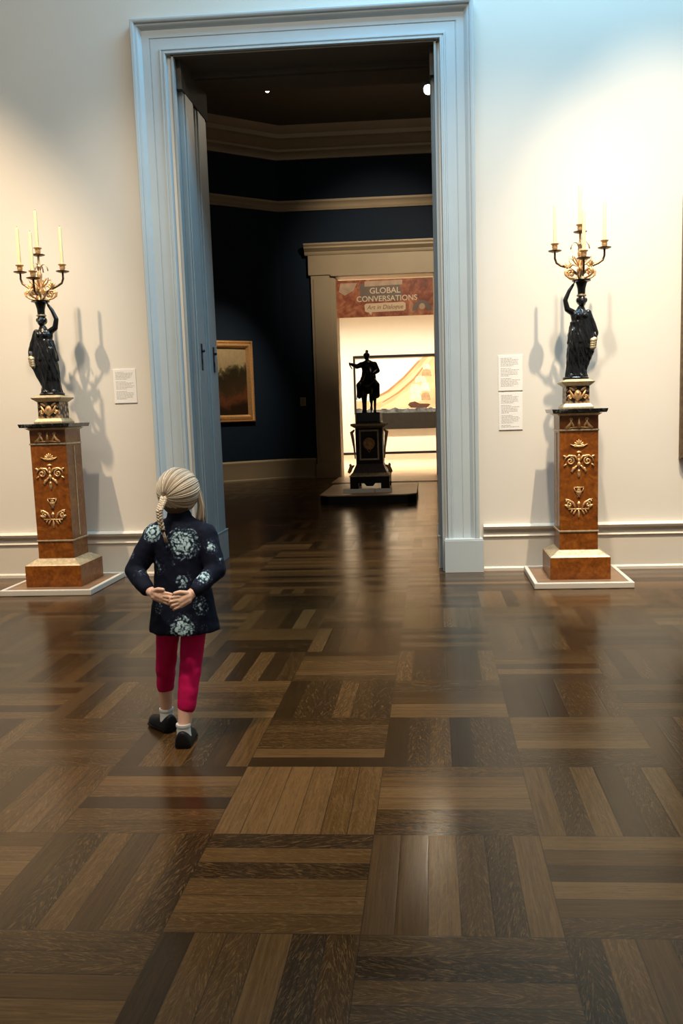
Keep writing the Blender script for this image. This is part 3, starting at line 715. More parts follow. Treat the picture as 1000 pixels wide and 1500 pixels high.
# ---- banner above the far doorway
def bannermat():
    m, t, b = nt('red_brown_banner_print')
    v = coord(t, 'Object'); n = nz(t, v, 3.0, 4, .6, 1.0); n2 = nz(t, v, 12, 3)
    s = math_(t, 'ADD', math_(t, 'MULTIPLY', n, .8), math_(t, 'MULTIPLY', n2, .3))
    t.links.new(ramp(t, s, [(.36, (.10, .018, .010)), (.5, (.26, .055, .022)), (.62, (.42, .14, .06)), (.75, (.60, .30, .16))]), b.inputs['Base Color'])
    b.inputs['Roughness'].default_value = .5; return m
ban = MB().box(OX0+.035, OX1-.035, Y2+.03, Y2+.045, 3.19, 3.915).build('banner', bannermat(), None, base=(CX2, Y2+.04, 3.19))
tag(ban, 'red-brown exhibition banner hanging in the top of the far doorway', 'banner')
M['letter'] = plain('cream_lettering', (.75, .60, .45), .5, var=.02); M['taupe_patch'] = plain('grey_brown_print', (.16, .12, .10), .5); M['pale_patch'] = plain('pale_print', (.48, .34, .24), .5, var=.2)
M['bubble'] = plain('cream_bubble', (.72, .55, .38), .5, var=.02); M['dark_letter'] = plain('brown_lettering', (.30, .17, .10), .5)
yb = Y2+.03
MB().prism([(OX0+.08, 3.70), (OX0+.12, 3.86), (OX0+.45, 3.86), (OX0+.38, 3.72), (OX0+.2, 3.62)], yb-.003, yb, ax='y').build('printed_patch', M['pale_patch'], ban)
MB().prism([(OX0+.50, 3.50), (OX0+.50, 3.83), (OX0+1.28, 3.85), (OX0+1.34, 3.62), (OX0+1.30, 3.50)], yb-.003, yb, ax='y').build('printed_patch', M['taupe_patch'], ban)
MB().prism([(OX0+.60, 3.78), (OX0+.60, 3.88), (OX0+1.35, 3.89), (OX0+1.35, 3.80)], yb-.0045, yb, ax='y').build('printed_patch', M['pale_patch'], ban)
ring = lambda r0, r1, cx_, cz: [(cx_+r1*cos(a), cz+r1*sin(a)) for a in [pi*i/12 for i in range(13)]]+[(cx_+r0*cos(a), cz+r0*sin(a)) for a in [pi-pi*i/12 for i in range(13)]]
MB().prism(ring(.10, .20, OX1-.26, 3.28), yb-.004, yb, ax='y').build('printed_wheel', M['taupe_patch'], ban)
MB().prism([(OX1-.26+.06*cos(a), 3.36+.06*sin(a)) for a in [pi*i/8 for i in range(16)]], yb-.005, yb, ax='y').build('printed_wheel', M['pale_patch'], ban)
text('banner_lettering', 'GLOBAL', .155, (CX2+.005, yb-.006, 3.69), M['letter'], ban, sx=1.05)
text('banner_lettering', 'CONVERSATIONS', .150, (CX2+.04, yb-.006, 3.535), M['letter'], ban, sx=1.0)
bb = MB().prism([(CX2-.40, 3.30), (CX2-.36, 3.28), (CX2-.33, 3.28), (CX2-.28, 3.22), (CX2-.26, 3.28), (CX2+.37, 3.29), (CX2+.41, 3.32), (CX2+.41, 3.43), (CX2+.37, 3.46), (CX2-.38, 3.45), (CX2-.41, 3.42)], yb-.006, yb, ax='y').build('speech_bubble', M['bubble'], ban)
text('banner_lettering', 'Art in Dialogue', .115, (CX2, yb-.009, 3.37), M['dark_letter'], ban, shear=.25)

# ------------------------------------------------------------------ equestrian bronze
SX, SY = -.955, 13.10
pt = empty('platform', (SX, 12.95, 0), 'low dark wooden platform under the equestrian statue', 'platform')
op = [(-1.62, 12.10), (-1.50, 11.98), (-.36, 11.98), (-.24, 12.10), (-.24, 13.75), (-.36, 13.87), (-1.50, 13.87), (-1.62, 13.75)]
MB().prism(op, 0, .122).build('platform_side', M['black'], pt, bevel=.003)
MB().prism([(SX+(x-SX)*1.012, 12.925+(y-12.925)*1.01) for x, y in op], .122, .14).build('platform_top', M['board2'], pt, bevel=.004)
pd = empty('pedestal', (SX, SY, .14), 'black and mahogany pedestal with gilt medallion under the equestrian statue', 'pedestal')
def sq2(h0, h1, z0, z1, mb, dx=0):
    a = [(SX-h0, SY-h0), (SX+h0, SY-h0), (SX+h0, SY+h0), (SX-h0, SY+h0)]; b = [(SX-h1, SY-h1), (SX+h1, SY-h1), (SX+h1, SY+h1), (SX-h1, SY+h1)]
    return mb.prism(a, z0, z1, top=b)
for sx in (-1, 1):
    for sy in (-1, 1):
        cx_, cy_ = SX+sx*.235, SY+sy*.235
        MB().prism([(cx_-.065, cy_-.065), (cx_+.065, cy_-.065), (cx_+.065, cy_+.065), (cx_-.065, cy_+.065)], .15, .245).lathe([(.001, 0), (.05, 0), (.055, .012), (.04, .02), (.001, .02)], (cx_, cy_, .14), 14).build('foot', M['black'], pd, bevel=.006)
mb = MB(); sq2(.30, .30, .235, .335, mb); mb.prism([(SX-.05, .19), (SX+.05, .19), (SX+.09, .24), (SX-.09, .24)], SY-.30, SY-.27, ax='y')
mb.build('base_block', M['black'], pd, bevel=.006)
mb = MB(); sq2(.31, .31, .335, .35, mb); sq2(.30, .27, .35, .388, mb); mb.build('gilt_base_moulding', M['gilt_dull'], pd, bevel=.003)
sq2(.262, .205, .388, .52, MB()).build('flared_skirt', M['mahog'], pd)
sq2(.205, .205, .52, 1.07, MB()).build('shaft', M['black'], pd, bevel=.004)
yf = SY-.205
mb = MB()
for a in ((SX-.15, SX+.15, .58, .605), (SX-.15, SX+.15, 1.015, 1.04), (SX-.15, SX-.125, .605, 1.015), (SX+.125, SX+.15, .605, 1.015)): mb.box(a[0], a[1], yf-.012, yf+.002, a[2], a[3])
mb.build('gilt_panel_frame', M['gilt_dull'], pd, bevel=.003)
mb = MB().lathe([(.001, 0), (.085, 0), (.09, .01), (.075, .018), (.05, .012), (.03, .025), (.001, .028)], (0, 0, 0), 24)
for k in range(10): mb.ell((.062*cos(k*pi/5), .062*sin(k*pi/5), .014), (.018, .018, .010), None, 8, 6)
mb.xf(Matrix.Translation((SX, yf, .83)) @ Matrix.Rotation(pi/2, 4, 'X')); mb.tube([(SX-.03, yf-.01, .745), (SX, yf-.01, .70), (SX+.03, yf-.01, .745)], .008, 7)
mb.build('medallion', M['gilt'], pd, smooth='auto')
mb = MB(); sq2(.21, .26, 1.07, 1.10, mb); sq2(.27, .27, 1.10, 1.135, mb); mb.build('gilt_cornice', M['gilt_dull'], pd, bevel=.004)
for sx in (1, -1):
    mb = MB(); x = SX+sx*.225
    mb.tube([(x, SY-.12, 1.04), (x+sx*.045, SY-.12, 1.0), (x+sx*.03, SY-.12, .92), (x+sx*.01, SY-.12, .75), (x, SY-.12, .60)], [.012, .026, .022, .014, .008], 8)
    mb.tube([(SX+sx*.24, SY-.15, .50), (SX+sx*.29, SY-.15, .47), (SX+sx*.31, SY-.15, .42), (SX+sx*.33, SY-.15, .385)], [.012, .03, .03, .02], 8)
    mb.ell((SX+sx*.30, SY-.15, .50), (.02, .02, .03)).build('corner_mount', M['gilt'], pd, smooth=True)
cd = MB().prism([(12.30, .141), (12.42, .185), (12.42, .178), (12.30, .1405)], -1.32, -.86, ax='x').build('label_card', M['paper'], None, base=(-1.09, 12.36, .1405))
tag(cd, 'pale label card lying before the pedestal of the equestrian statue, larger one', 'label')
cd = MB().prism([(12.30, .141), (12.42, .185), (12.42, .178), (12.30, .1405)], -.84, -.60, ax='x').build('label_card', M['paper'], None, base=(-.72, 12.36, .1405))
tag(cd, 'short pale label card on the dark platform, right of the larger card', 'label')
st = empty('equestrian_statue', (SX, SY, 1.135), 'dark bronze rider in a helmet on a horse, facing the child', 'statue')
mb = MB(); mb.box(SX-.19, SX+.19, SY-.30, SY+.36, 1.135, 1.16).box(SX-.18, SX+.18, SY-.29, SY+.35, 1.16, 1.30); mb.build('statue_base', M['bronze'], st, bevel=.006)
Z0 = 1.30
def h_(x, y, z): return (SX+x, SY+y, Z0+z)
mb = MB()
# barrel, chest, croup  (horse faces the camera, -y)
mb.cap(h_(0, -.12, .385), .105, h_(.01, .20, .40), .10).ell(h_(0, -.17, .40), (.115, .09, .125)).ell(h_(.01, .22, .42), (.105, .10, .11))
mb.chain([h_(0, -.18, .44), h_(.02, -.26, .53), h_(.05, -.31, .60)], [.085, .060, .048])            # neck
mb.chain([h_(.05, -.31, .62), h_(.065, -.37, .57), h_(.075, -.41, .49)], [.046, .036, .024])              # head, tucked
for s in (-1, 1): mb.cap(h_(.05+s*.025, -.29, .655), .010, h_(.05+s*.032, -.29, .69), .004, 8)
mb.chain([h_(.03, -.20, .56), h_(.035, -.24, .63), h_(.05, -.29, .66)], [.02, .024, .018])                # mane
mb.chain([h_(-.062, -.18, .36), h_(-.070, -.20, .22), h_(-.068, -.19, .14), h_(-.068, -.20, .035)], [.046, .028, .020, .018]).cap(h_(-.068, -.20, .03), .020, h_(-.068, -.22, .012), .024)
mb.chain([h_(.06, -.18, .36), h_(.066, -.28, .26), h_(.060, -.25, .15), h_(.058, -.29, .09)], [.046, .028, .020, .017]).cap(h_(.058, -.29, .09), .018, h_(.058, -.30, .055), .022)
mb.cap(h_(.058, -.30, .055), .012, h_(.05, -.26, .0), .012)
for s, dy in ((-1, 0), (1, .05)):
    mb.chain([h_(s*.068, .22+dy*.4, .38), h_(s*.075, .17+dy*.5, .25), h_(s*.074, .26+dy*.6, .17), h_(s*.072, .24+dy, .035)], [.062, .040, .023, .019]).cap(h_(s*.072, .24+dy, .03), .020, h_(s*.072, .215+dy, .012), .025)
mb.chain([h_(.01, .31, .46), h_(.01, .37, .38), h_(.01, .37, .2), h_(.01, .35, .10)], [.02, .035, .03, .008])
mb.build('horse', M['bronze'], st, smooth=True, remesh=.007, smit=3)
mb = MB()
mb.chain([h_(0, .02, .47), h_(0, .0, .58), h_(0, -.01, .70)], [.10, .085, .10]).ell(h_(0, -.01, .73), (.122, .07, .055))
mb.cap(h_(0, -.01, .76), .030, h_(-.012, -.015, .81), .028)
mb.ell(h_(-.015, -.02, .845), (.040, .048, .055)).ell(h_(-.015, -.065, .84), (.008, .012, .012))
mb.ell(h_(-.015, -.01, .868), (.050, .056, .038)).chain([h_(-.015, -.03, .90), h_(-.010, .01, .925), h_(-.012, .05, .90)], [.014, .024, .018])     # helmet, crest
for s in (-1, 1):
    mb.chain([h_(s*.06, .0, .47), h_(s*.128, -.09, .41), h_(s*.138, -.05, .25)], [.066, .052, .036]).cap(h_(s*.135, -.05, .235), .026, h_(s*.138, -.13, .225), .018)
# sword arm out to the image left, bridle arm bent
mb.chain([h_(-.10, -.01, .725), h_(-.165, -.03, .70), h_(-.245, -.07, .735)], [.044, .036, .022]).cap(h_(-.245, -.07, .735), .020, h_(-.268, -.08, .745), .016)
for k in range(4): mb.cap(h_(-.262, -.085+.010*k, .748), .007, h_(-.280, -.095+.010*k, .738), .006, 8)
mb.cap(h_(-.262, -.09, .735), .007, h_(-.272, -.10, .722), .006, 8)
mb.chain([h_(.10, -.01, .725), h_(.145, -.03, .63), h_(.07, -.13, .57)], [.046, .040, .026]).ell(h_(.06, -.145, .565), .024)
for k in range(4): mb.cap(h_(.05+.010*k, -.16, .575), .006, h_(.05+.010*k, -.165, .555), .006, 8)
mb.loft([(SX+0, SY+.10, Z0+z, rx, ry) for z, rx, ry in ((.40, .13, .10), (.50, .12, .08), (.62, .10, .06), (.72, .09, .05))], 48, 7, .08, 20)      # cloak
mb.build('rider', M['bronze'], st, smooth=True, remesh=.006, smit=3)
MB().tube([h_(-.275, -.09, .76), h_(-.268, -.09, .72), h_(-.235, -.09, .66)], [.010, .010, .006], 8).build('baton', M['bronze'], st, smooth=True)
MB().tube([h_(-.10, .0, .54), h_(-.165, -.01, .34), h_(-.185, -.02, .20)], [.010, .013, .006], 8).build('scabbard', M['bronze'], st, smooth=True)
mb = MB().ell(h_(0, -.275, .40), (.05, .015, .018)); mb.tube([h_(-.10, -.22, .46), h_(-.05, -.27, .41), h_(.05, -.27, .41), h_(.10, -.22, .46)], .009, 7)
mb.build('breast_strap', M['brass_old'], st, smooth=True)

# ------------------------------------------------------------------ ceiling spots in the blue room
M['lamp_on'] = plain('lit_lamp_lens', (1, .95, .85), .3, emit=(1, .88, .68), es=160)
M['lamp_dim'] = plain('dim_lamp_lens', (1, .95, .85), .3, emit=(1, .92, .80), es=30)
def spotlamp(x, y, z, aim, mat, label_, r=.05):
    L = empty('ceiling_spotlight', (x, y, 6.72), label_, 'spotlight', 'ceiling spotlights of the blue room')
    MB().lathe([(.001, 0), (.05, 0), (.05, .02), (.001, .02)], (x, y, 6.70), 16).build('ceiling_plate', M['black'], L)
    MB().tube([(x, y, 6.71), (x, y, z+.06)], .008, 8).build('rod', M['black'], L)
    d_ = (Vector(aim)-Vector((x, y, z))).normalized(); q_ = d_.to_track_quat('Z', 'Y').to_matrix().to_4x4(); T = Matrix.Translation((x, y, z)) @ q_
    MB().lathe([(.001, -.12), (r*.7, -.12), (r, -.09), (r, .03), (r*.88, .03), (r*.88, .0), (.001, .0)], (0, 0, 0), 18).xf(T).build('lamp_can', M['black'], L, smooth='auto')
    MB().lathe([(.001, .001), (r*.85, .001), (r*.85, .008), (.001, .014)], (0, 0, 0), 18).xf(T).build('lens', mat, L, smooth='auto')
spotlamp(.045, 13, 5.93, (-.3, 6, 1.5), M['lamp_on'], 'bright spotlight below the dark ceiling, beside the right doorway edge', .075)
spotlamp(-2.31, 13, 6.04, (-1.8, 7, 1.5), M['lamp_dim'], 'small dim spotlight below the dark ceiling, left of the bright one', .035)
# ------------------------------------------------------------------ the child
KX, KY = -1.01, 3.26
kid = empty('child', (KX, KY, 0), 'small blonde person from behind in a navy floral tunic, hands clasped behind the back', 'person')
HC = Vector((-1.004, 3.285, 1.010))
mb = MB()
# head and face (turned away, a little to the right)
hr = Matrix.Rotation(R(-14), 4, 'Z')
def hd(x, y, z): return HC+(hr @ Vector((x, y, z)))
mb.ell(HC+Vector((0, 0, .010)), (.068, .080, .078), hr).ell(hd(0, .030, -.040), (.050, .046, .044), hr).ell(hd(0, .056, -.060), (.020, .015, .014), hr)
mb.ell(hd(0, .083, -.018), (.008, .010, .009), hr).cap(hd(0, .074, .008), .006, hd(0, .084, -.014), .008, 10)
for s in (-1, 1):
    mb.ell(hd(s*.030, .048, -.030), (.022, .020, .024), hr); mb.ell(hd(s*.070, .0, -.012), (.008, .014, .022), hr)
mb.ell(hd(0, .052, .022), (.052, .026, .034), hr)
mb.cap(HC+Vector((-.008, -.010, -.06)), .034, (-1.012, 3.272, .90), .036)
# trunk
mb.loft([(KX, 3.275, .475, .070, .052), (KX, 3.275, .52, .084, .062), (KX, 3.28, .60, .078, .060), (KX+.004, 3.28, .70, .080, .058), (KX+.006, 3.275, .80, .092, .058), (KX+.006, 3.272, .86, .085, .050), (KX+.005, 3.272, .89, .045, .040)], 32)
AL = [(-1.105, 3.27, .838), (-1.185, 3.235, .705), (-1.088, 3.128, .640)]
AR = [(-.905, 3.27, .835), (-.858, 3.235, .705), (-.925, 3.125, .635)]
mb.chain(AL, [.034, .026, .0185]).chain(AR, [.034, .026, .0185])
# hands clasped low on the back: image-left hand open, fingers pointing right; image-right hand folded over it
mb.cap((-1.088, 3.128, .640), .019, (-1.064, 3.112, .632), .020, flat=.75, fdir=(0, 1, 0))
mb.cap((-1.068, 3.113, .640), .0155, (-1.038, 3.104, .634), .013); mb.cap((-1.068, 3.113, .625), .0155, (-1.036, 3.105, .614), .014)
mb.cap((-1.055, 3.108, .632), .016, (-1.036, 3.103, .624), .014)
fl = [((-1.036, 3.100, .641), (-1.012, 3.094, .641), (-.996, 3.094, .637)), ((-1.034, 3.098, .630), (-1.008, 3.090, .628), (-.990, 3.090, .623)), ((-1.034, 3.099, .619), (-1.010, 3.091, .614), (-.994, 3.092, .608)), ((-1.036, 3.101, .609), (-1.016, 3.095, .602), (-1.003, 3.096, .597))]
for f in fl: mb.chain(f, [.0070, .0062, .0052], 12)
mb.chain([(-1.070, 3.108, .648), (-1.048, 3.098, .656), (-1.028, 3.095, .655)], [.0095, .0085, .0070], 12)
mb.cap((-.925, 3.125, .635), .019, (-.940, 3.108, .622), .020, flat=.75, fdir=(0, 1, 0))
mb.cap((-.940, 3.106, .625), .017, (-.965, 3.092, .612), .016).cap((-.938, 3.106, .612), .016, (-.962, 3.093, .598), .015).cap((-.940, 3.106, .632), .013, (-.966, 3.092, .626), .012)
fr = [((-.966, 3.084, .630), (-.990, 3.076, .628), (-.998, 3.084, .617)), ((-.968, 3.082, .617), (-.993, 3.073, .613), (-1.001, 3.082, .602)), ((-.966, 3.083, .604), (-.989, 3.074, .598), (-.997, 3.083, .590)), ((-.962, 3.085, .592), (-.981, 3.078, .585), (-.989, 3.086, .579))]
for f in fr: mb.chain(f, [.0068, .0062, .0054], 12)
mb.chain([(-.940, 3.100, .640), (-.962, 3.086, .646), (-.980, 3.080, .643)], [.0095, .0085, .0070], 12)
# legs
HLp, HRp = (-1.076, 3.275, .47), (-.966, 3.268, .47)
FL_, FR_ = Vector((-1.130, 3.352, .075)), Vector((-1.010, 3.190, .055))
mb.chain([HLp, (-1.106, 3.305, .285), (-1.124, 3.335, .17), FL_], [.044, .034, .030, .022]).chain([HRp, (-.985, 3.235, .275), (-1.000, 3.205, .16), FR_], [.048, .037, .032, .023])
mb.build('body', M['skin'], kid, smooth=True, remesh=.0027, smit=3)
for s in (-1, 1):
    e_ = MB().ell(hd(s*.027, .0715, .002), (.011, .006, .0062), hr).build('eye', M['eye'], kid, smooth=True)
    MB().ell(hd(s*.027, .0762, .002), (.0052, .0022, .0054), hr).build('iris', M['hull'], e_, smooth=True)
    MB().tube([hd(s*.014, .077, .018), hd(s*.027, .0775, .022), hd(s*.040, .070, .018)], [.0012, .0022, .001], 6).build('eyebrow', M['hair_under'], kid, smooth=True)
MB().ell(hd(0, .0725, -.042), (.013, .005, .004), hr).build('mouth', M['lip'], kid, smooth=True)
# leggings: hip to mid-calf, each leg ends in a cuff
mb = MB()
mb.loft([(-1.02, 3.272, .462, .088, .062), (-1.02, 3.272, .52, .096, .070), (KX, 3.275, .58, .088, .068)], 32)
mb.chain([HLp, (-1.083, 3.28, .42), (-1.106, 3.305, .285), (-1.114, 3.320, .235), (-1.121, 3.331, .200)], [.048, .046, .040, .0375, .036], 24)
mb.chain([HRp, (-.972, 3.260, .42), (-.985, 3.236, .285), (-.993, 3.215, .21), (-.998, 3.207, .160)], [.050, .049, .043, .040, .038], 24)
mb.build('leggings', M['pink'], kid, smooth=True, remesh=.005, smit=2, disp=lambda c: .0025*noise.noise(Vector((c.x*18, c.y*18, c.z*40))))
# socks and shoes
def shoe(foot, ang, z):
    T = Matrix.Translation((foot.x, foot.y, z)) @ Matrix.Rotation(ang, 4, 'Z')
    mb = MB(); rs = []
    for y, hw, ht in ((-.043, .024, .050), (-.036, .032, .060), (-.008, .034, .060), (.03, .033, .048), (.065, .034, .033), (.10, .032, .030), (.122, .020, .022), (.130, .008, .014)):
        rs.append([(hw*cos(a)*(1 if sin(a) > 0 else 1.04), y, .012+(ht if sin(a) > 0 else .010)*sin(a)) for a in [2*pi*i/20 for i in range(20)]])
    mb.rings(rs).xf(T); o = mb.build('shoe', M['shoe'], kid, smooth=True, sub=1)
    so = MB().prism([(x*1.05, y) for x, y in [(-.018, -.040), (.018, -.040), (.030, -.025), (.031, .03), (.035, .07), (.030, .11), (.012, .132), (-.012, .132), (-.030, .11), (-.035, .07), (-.031, .03), (-.030, -.025)]], 0, .008)
    so.xf(T).build('sole', M['black'], o, bevel=.001)
    sk = MB().tube([(foot.x, foot.y, z+.030), (foot.x, foot.y, z+.055), (foot.x, foot.y, z+.085)], [.030, .0275, .0275], 20).lathe([(.001, 0), (.029, 0), (.030, .006), (.029, .012), (.001, .012)], (foot.x, foot.y, z+.080), 20)
    sk.build('sock', M['sock'], kid, smooth='auto')
shoe(FL_, R(48), .006); shoe(FR_, R(4), .0)
# tunic with floral print
def floral():
    m, t, b = nt('navy_floral_jersey')
    g = t.nodes.new('ShaderNodeTexCoord').outputs['Object']
    fl_ = [(-1.100, 3.222, .865, .056, 1.1), (-.975, 3.20, .815, .080, 1), (-.856, 3.20, .805, .045, 1), (-1.095, 3.20, .725, .055, .55), (-1.205, 3.22, .775, .035, .6), (-1.145, 3.18, .70, .03, .6),
           (-.945, 3.165, .675, .046, 1), (-.890, 3.145, .70, .046, 1), (-.985, 3.185, .664, .034, .9), (-.90, 3.19, .567, .055, .9), (-1.095, 3.19, .560, .045, .5), (-.988, 3.18, .485, .062, 1.1), (-.895, 3.19, .478, .03, .6),
           (-1.01, 3.19, .74, .025, .3), (-1.04, 3.19, .80, .03, .35), (-.94, 3.19, .90, .035, .3), (-.83, 3.22, .745, .03, .5), (-1.0, 3.35, .8, .07, 1), (-1.08, 3.35, .6, .07, 1), (-.93, 3.35, .6, .07, .9), (-1.2, 3.27, .84, .03, .6), (-.99, 3.35, .5, .05, .9)]
    acc = None
    wv = t.nodes.new('ShaderNodeTexNoise'); wv.inputs['Scale'].default_value = 26; t.links.new(g, wv.inputs['Vector'])
    va = t.nodes.new('ShaderNodeVectorMath'); va.operation = 'MULTIPLY_ADD'; t.links.new(wv.outputs['Color'], va.inputs[0]); va.inputs[1].default_value = (.03, .03, .03); t.links.new(g, va.inputs[2])
    for (x, y, z, r, s) in fl_:
        n = t.nodes.new('ShaderNodeVectorMath'); n.operation = 'DISTANCE'; t.links.new(va.outputs[0], n.inputs[0]); n.inputs[1].default_value = (x-KX+.015, y-KY+.015, z+.015)
        q_ = math_(t, 'MULTIPLY', math_(t, 'MAXIMUM', math_(t, 'SUBTRACT', 1, math_(t, 'MULTIPLY', n.outputs['Value'], 1/(r*1.12))), 0), s*1.5)
        q_ = math_(t, 'MULTIPLY', q_, math_(t, 'MULTIPLY_ADD', math_(t, 'SINE', math_(t, 'MULTIPLY', n.outputs['Value'], 330)), .28, .80))
        acc = q_ if acc is None else math_(t, 'MAXIMUM', acc, q_)
    vo = t.nodes.new('ShaderNodeTexVoronoi'); vo.inputs['Scale'].default_value = 105; t.links.new(va.outputs[0], vo.inputs['Vector'])
    pt_ = math_(t, 'SUBTRACT', 1.05, math_(t, 'MULTIPLY', vo.outputs['Distance'], 1.35))
    no = nz(t, g, 60, 2)
    mk = math_(t, 'MULTIPLY', math_(t, 'MINIMUM', acc, 1), math_(t, 'ADD', math_(t, 'MULTIPLY', pt_, .75), math_(t, 'MULTIPLY', no, .45)))
    col = ramp(t, mk, [(.10, (.0035, .006, .018)), (.22, (.025, .032, .06)), (.32, (.14, .22, .26)), (.54, (.55, .76, .82))])
    t.links.new(col, b.inputs['Base Color']); b.inputs['Roughness'].default_value = .8; b.inputs['Specular IOR Level'].default_value = .2
    return m
mb = MB()
mb.loft([(-1.005, 3.265, .452, .140, .100), (-1.005, 3.265, .47, .139, .100), (-1.007, 3.267, .55, .126, .092), (-1.008, 3.27, .64, .112, .082), (-1.006, 3.272, .72, .106, .076), (-1.004, 3.272, .80, .112, .074), (-1.004, 3.272, .85, .112, .066), (-1.005, 3.274, .885, .082, .056), (-1.006, 3.276, .910, .052, .048), (-1.007, 3.278, .935, .044, .044)], 64, 7, .035, 3, .3, lambda z: max(0, 1-(z-.45)/.3))
mb.chain(AL[:2]+[(-1.108, 3.142, .650)], [.050, .041, .030]).chain(AR[:2]+[(-.908, 3.138, .645)], [.050, .041, .030])
mb.cap((-1.06, 3.272, .870), .036, (-1.115, 3.27, .838), .044).cap((-.95, 3.272, .868), .036, (-.898, 3.27, .834), .044)
tun = mb.build('tunic', floral(), kid, smooth=True, remesh=.0048, smit=4, disp=lambda c: .004*noise.noise(Vector((c.x*16, c.y*16, c.z*9)))+.0022*noise.noise(c*40))
# hair: cap of strands drawn to the plait tie, low on the image-left of the nape
def hairmat(nm_, lo, hi):
    m, t, b = nt(nm_)
    g = t.nodes.new('ShaderNodeNewGeometry').outputs['Random Per Island']
    t.links.new(ramp(t, g, [(0, lo), (1, hi)]), b.inputs['Base Color'])
    b.inputs['Roughness'].default_value = .38; b.inputs['Specular IOR Level'].default_value = .55; return m
M['hair'] = hairmat('ash_blonde_hair', (.30, .22, .14), (.80, .70, .54))
rh = (.079, .088, .084); HB = HC+Vector((0, -.003, .006))
hair = MB().ell(HB+Vector((0, -.010, .002)), (.074, .078, .080)).ell(HC+Vector((-.004, -.028, -.052)), (.052, .044, .036)).build('hair', M['hair_under'], kid, smooth=True)
bd = Vector((-.40, -.88, -.24)).normalized()
def surf(v, k=1): return HB+Vector((v.x*rh[0]*k, v.y*rh[1]*k, v.z*rh[2]*k))
mb = MB(); rnd = random.Random(3)
a1 = bd.orthogonal().normalized(); a2 = bd.cross(a1)
fwd_ = Vector((.24, .97, 0))
for i in range(520):
    az = 2*pi*i/520+rnd.uniform(-.01, .01)
    side = (a1*cos(az)+a2*sin(az)).normalized()
    up_ = (a1*cos(az)+a2*sin(az)).normalized().dot(Vector((.25, .1, .96)))
    if up_ > .985 and random.random() < .75: continue
    mx = R(150)
    # the face stays clear; nape strands start at the hairline
    th = mx
    while th > .3:
        v = bd*cos(th)+side*sin(th)
        if v.dot(fwd_) < .45 - .35*max(0, -v.z) + .25*max(0, v.z) and v.z > -.90: break
        th -= .06
    k0 = rnd.choice((.985, .995, 1.01, 1.03))+.012*sin(az*23)+.008*sin(az*41); pts = []; rad = []
    n_ = 11; wob = rnd.uniform(-.05, .05)
    for j in range(n_+1):
        u_ = j/n_; tt = th*(1-u_)+.10*u_; s2 = (a1*cos(az+wob*sin(u_*pi))+a2*sin(az+wob*sin(u_*pi)))
        v = bd*cos(tt)+s2*sin(tt)
        pts.append(surf(v, k0+.012*sin(u_*pi))); rad.append(.0030 if 0 < j < n_ else .0018)
    mb.tube(pts, rad, 5)
mb.build('hair_strands', M['hair'], hair, smooth=True)
# plait
mb = MB(); p0 = surf(bd, 1.03)
path = [p0, p0+Vector((-.006, -.014, -.022)), Vector((-1.050, 3.172, .950)), Vector((-1.050, 3.172, .915)), Vector((-1.044, 3.180, .870))]
def onpath(u_):
    f = u_*(len(path)-1); i = min(int(f), len(path)-2); return path[i].lerp(path[i+1], f-i)
for s in range(3):
    pts = []; rad = []
    for j in range(49):
        u_ = j/48; c = onpath(u_); a = 2*pi*(u_*4.2)+s*2*pi/3
        pts.append(c+Vector((.0105*sin(a), .0055*sin(2*a), 0))*(1-.35*u_)); rad.append((.0074 if u_ > .06 else .0085)*(1-.42*u_))
    mb.tube(pts, rad, 8)
mb.build('plait', M['hair'], hair, smooth=True)
mb = MB()
for s in range(9):
    a = s*.7; mb.tube([path[-1]+Vector((.003*cos(a), .003*sin(a), .002)), path[-1]+Vector((.006+.004*cos(a), -.002, -.02)), path[-1]+Vector((.012+.006*cos(a), -.002, -.046+.004*sin(a)))], [.0026, .0026, .0012], 5)
mb.build('plait_end', M['hair'], hair, smooth=True)
MB().lathe([(.001, -.004), (.008, -.004), (.009, 0), (.008, .004), (.001, .004)], path[-1], 12).build('hair_tie', M['shoe'], hair, smooth=True)
# loose lock over the right shoulder
mb = MB()
for s in range(60):
    a, b_ = rnd.uniform(-1, 1), rnd.uniform(-1, 1)
    mb.tube([HC+Vector((.066+.004*a, .010+.02*b_, .035)), HC+Vector((.080+.004*a, .012+.02*b_, -.01)), HC+Vector((.084+.010*a, .012+.018*b_, -.055)), HC+Vector((.080+.016*a, .010+.018*b_, -.10)), HC+Vector((.078+.018*a+.006*b_, .004+.016*b_, -.128-.014*abs(b_)))], [.0022, .0026, .0026, .0022, .001], 5)
mb.build('loose_lock', M['hair'], hair, smooth=True)

# ------------------------------------------------------------------ lights
def lamp(kind, loc, aim, energy, col, **kw):
    L = bpy.data.lights.new(kind.lower()+'_light', kind); L.energy = energy; L.color = col
    for k, v in kw.items(): setattr(L, k, v)
    o = bpy.data.objects.new(kind.lower()+'_light', L); C.objects.link(o); o.location = loc
    o.rotation_euler = (Vector(aim)-Vector(loc)).to_track_quat('-Z', 'Y').to_euler(); return o
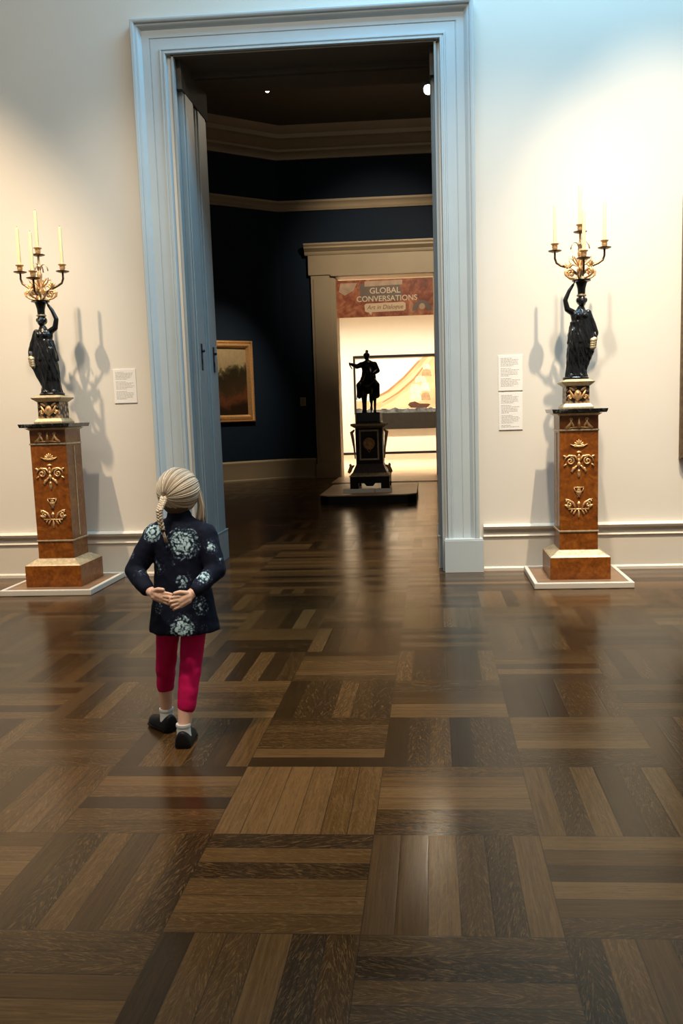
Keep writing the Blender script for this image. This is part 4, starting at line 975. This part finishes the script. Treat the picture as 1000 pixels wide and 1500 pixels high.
# front gallery: cool skylight band, added warm fill, then spots
lamp('AREA', (1.0, 5.75, 6.3), (1.0, 6.6, 3.0), 190, (.25, .66, 1), shape='RECTANGLE', size=4.0, size_y=.8)
lamp('AREA', (-.6, 2.0, 7.3), (-.6, 3.6, 0), 300, (1, .91, .80), shape='RECTANGLE', size=8, size_y=2.5)  # added warm ambient fill
WARM = (1, .76, .50)
lamp('SPOT', (1.47, 4.35, 6.8), (1.95, 6.83, .95), 2150, (1, .80, .56), spot_size=R(41), spot_blend=1, shadow_soft_size=.05)
lamp('SPOT', (-3.6, 4.35, 6.5), (-3.9, 6.83, 1.1), 1750, WARM, spot_size=R(41), spot_blend=1, shadow_soft_size=.05)
lamp('SPOT', (.5, 4.0, 6.9), (.75, 6.83, 1.0), 1150, (1, .86, .68), spot_size=R(38), spot_blend=1, shadow_soft_size=.12)
lamp('SPOT', (-2.3, 4.0, 6.9), (-2.35, 6.83, 1.0), 800, (1, .86, .68), spot_size=R(36), spot_blend=1, shadow_soft_size=.12)
lamp('SPOT', (-1.6, .9, 7.2), (-1.0, 3.2, .6), 850, (1, .84, .66), spot_size=R(26), spot_blend=1, shadow_soft_size=.12)
lamp('SPOT', (.6, 1.6, 7.2), (-1.0, 3.2, .6), 260, (1, .84, .66), spot_size=R(26), spot_blend=1, shadow_soft_size=.12)
# blue room
lamp('SPOT', (.045, 12.9, 5.85), (-.9, 17.2, 4.2), 650, (1, .80, .55), spot_size=R(50), spot_blend=.9, shadow_soft_size=.08)
lamp('SPOT', (-2.3, 13.2, 5.95), (-4.0, 16.4, 1.9), 800, (1, .80, .55), spot_size=R(30), spot_blend=.9, shadow_soft_size=.08)
lamp('POINT', (.045, 12.9, 5.6), (0, 0, 0), 30, (1, .82, .60), shadow_soft_size=.08)
# bright gallery
lamp('AREA', (-1.0, 23.6, 4.9), (-1.0, 26.4, 1.0), 135, (1, .87, .66), shape='RECTANGLE', size=7, size_y=.5, spread=R(78))
lamp('AREA', (-1.0, 21.0, 5.1), (-1.0, 21.0, 0), 330, (1, .86, .66), shape='RECTANGLE', size=7, size_y=4, spread=R(70))
w = bpy.data.worlds.new('world'); bpy.context.scene.world = w; w.use_nodes = True
w.node_tree.nodes['Background'].inputs[0].default_value = (.02, .02, .025, 1); w.node_tree.nodes['Background'].inputs[1].default_value = .3

# ------------------------------------------------------------------ camera
pt_, yw, rl = .1241, .0706, -.0283
fw = Vector((-sin(yw)*cos(pt_), cos(yw)*cos(pt_), -sin(pt_))); r = Vector((cos(yw), sin(yw), 0)); u = r.cross(fw)
Rv = r*cos(rl)+u*sin(rl); Uv = -r*sin(rl)+u*cos(rl)
cam = bpy.data.cameras.new('camera'); co = bpy.data.objects.new('camera', cam); C.objects.link(co)
mt = Matrix((Rv, Uv, -fw)).transposed().to_4x4(); mt.translation = (0, 0, 1.3); co.matrix_world = mt
cam.sensor_fit = 'VERTICAL'; cam.sensor_height = 36; cam.sensor_width = 24; cam.lens = 1241.3/1500*36
cam.shift_x = -(547.6-500)/1500; cam.shift_y = (758.9-750)/1500; cam.clip_end = 100
sc = bpy.context.scene; sc.camera = co
sc.view_settings.view_transform = 'Standard'; sc.view_settings.look = 'None'; sc.view_settings.gamma = 1; sc.view_settings.exposure = .2
try: sc.view_settings.use_curve_mapping = False
except Exception: pass
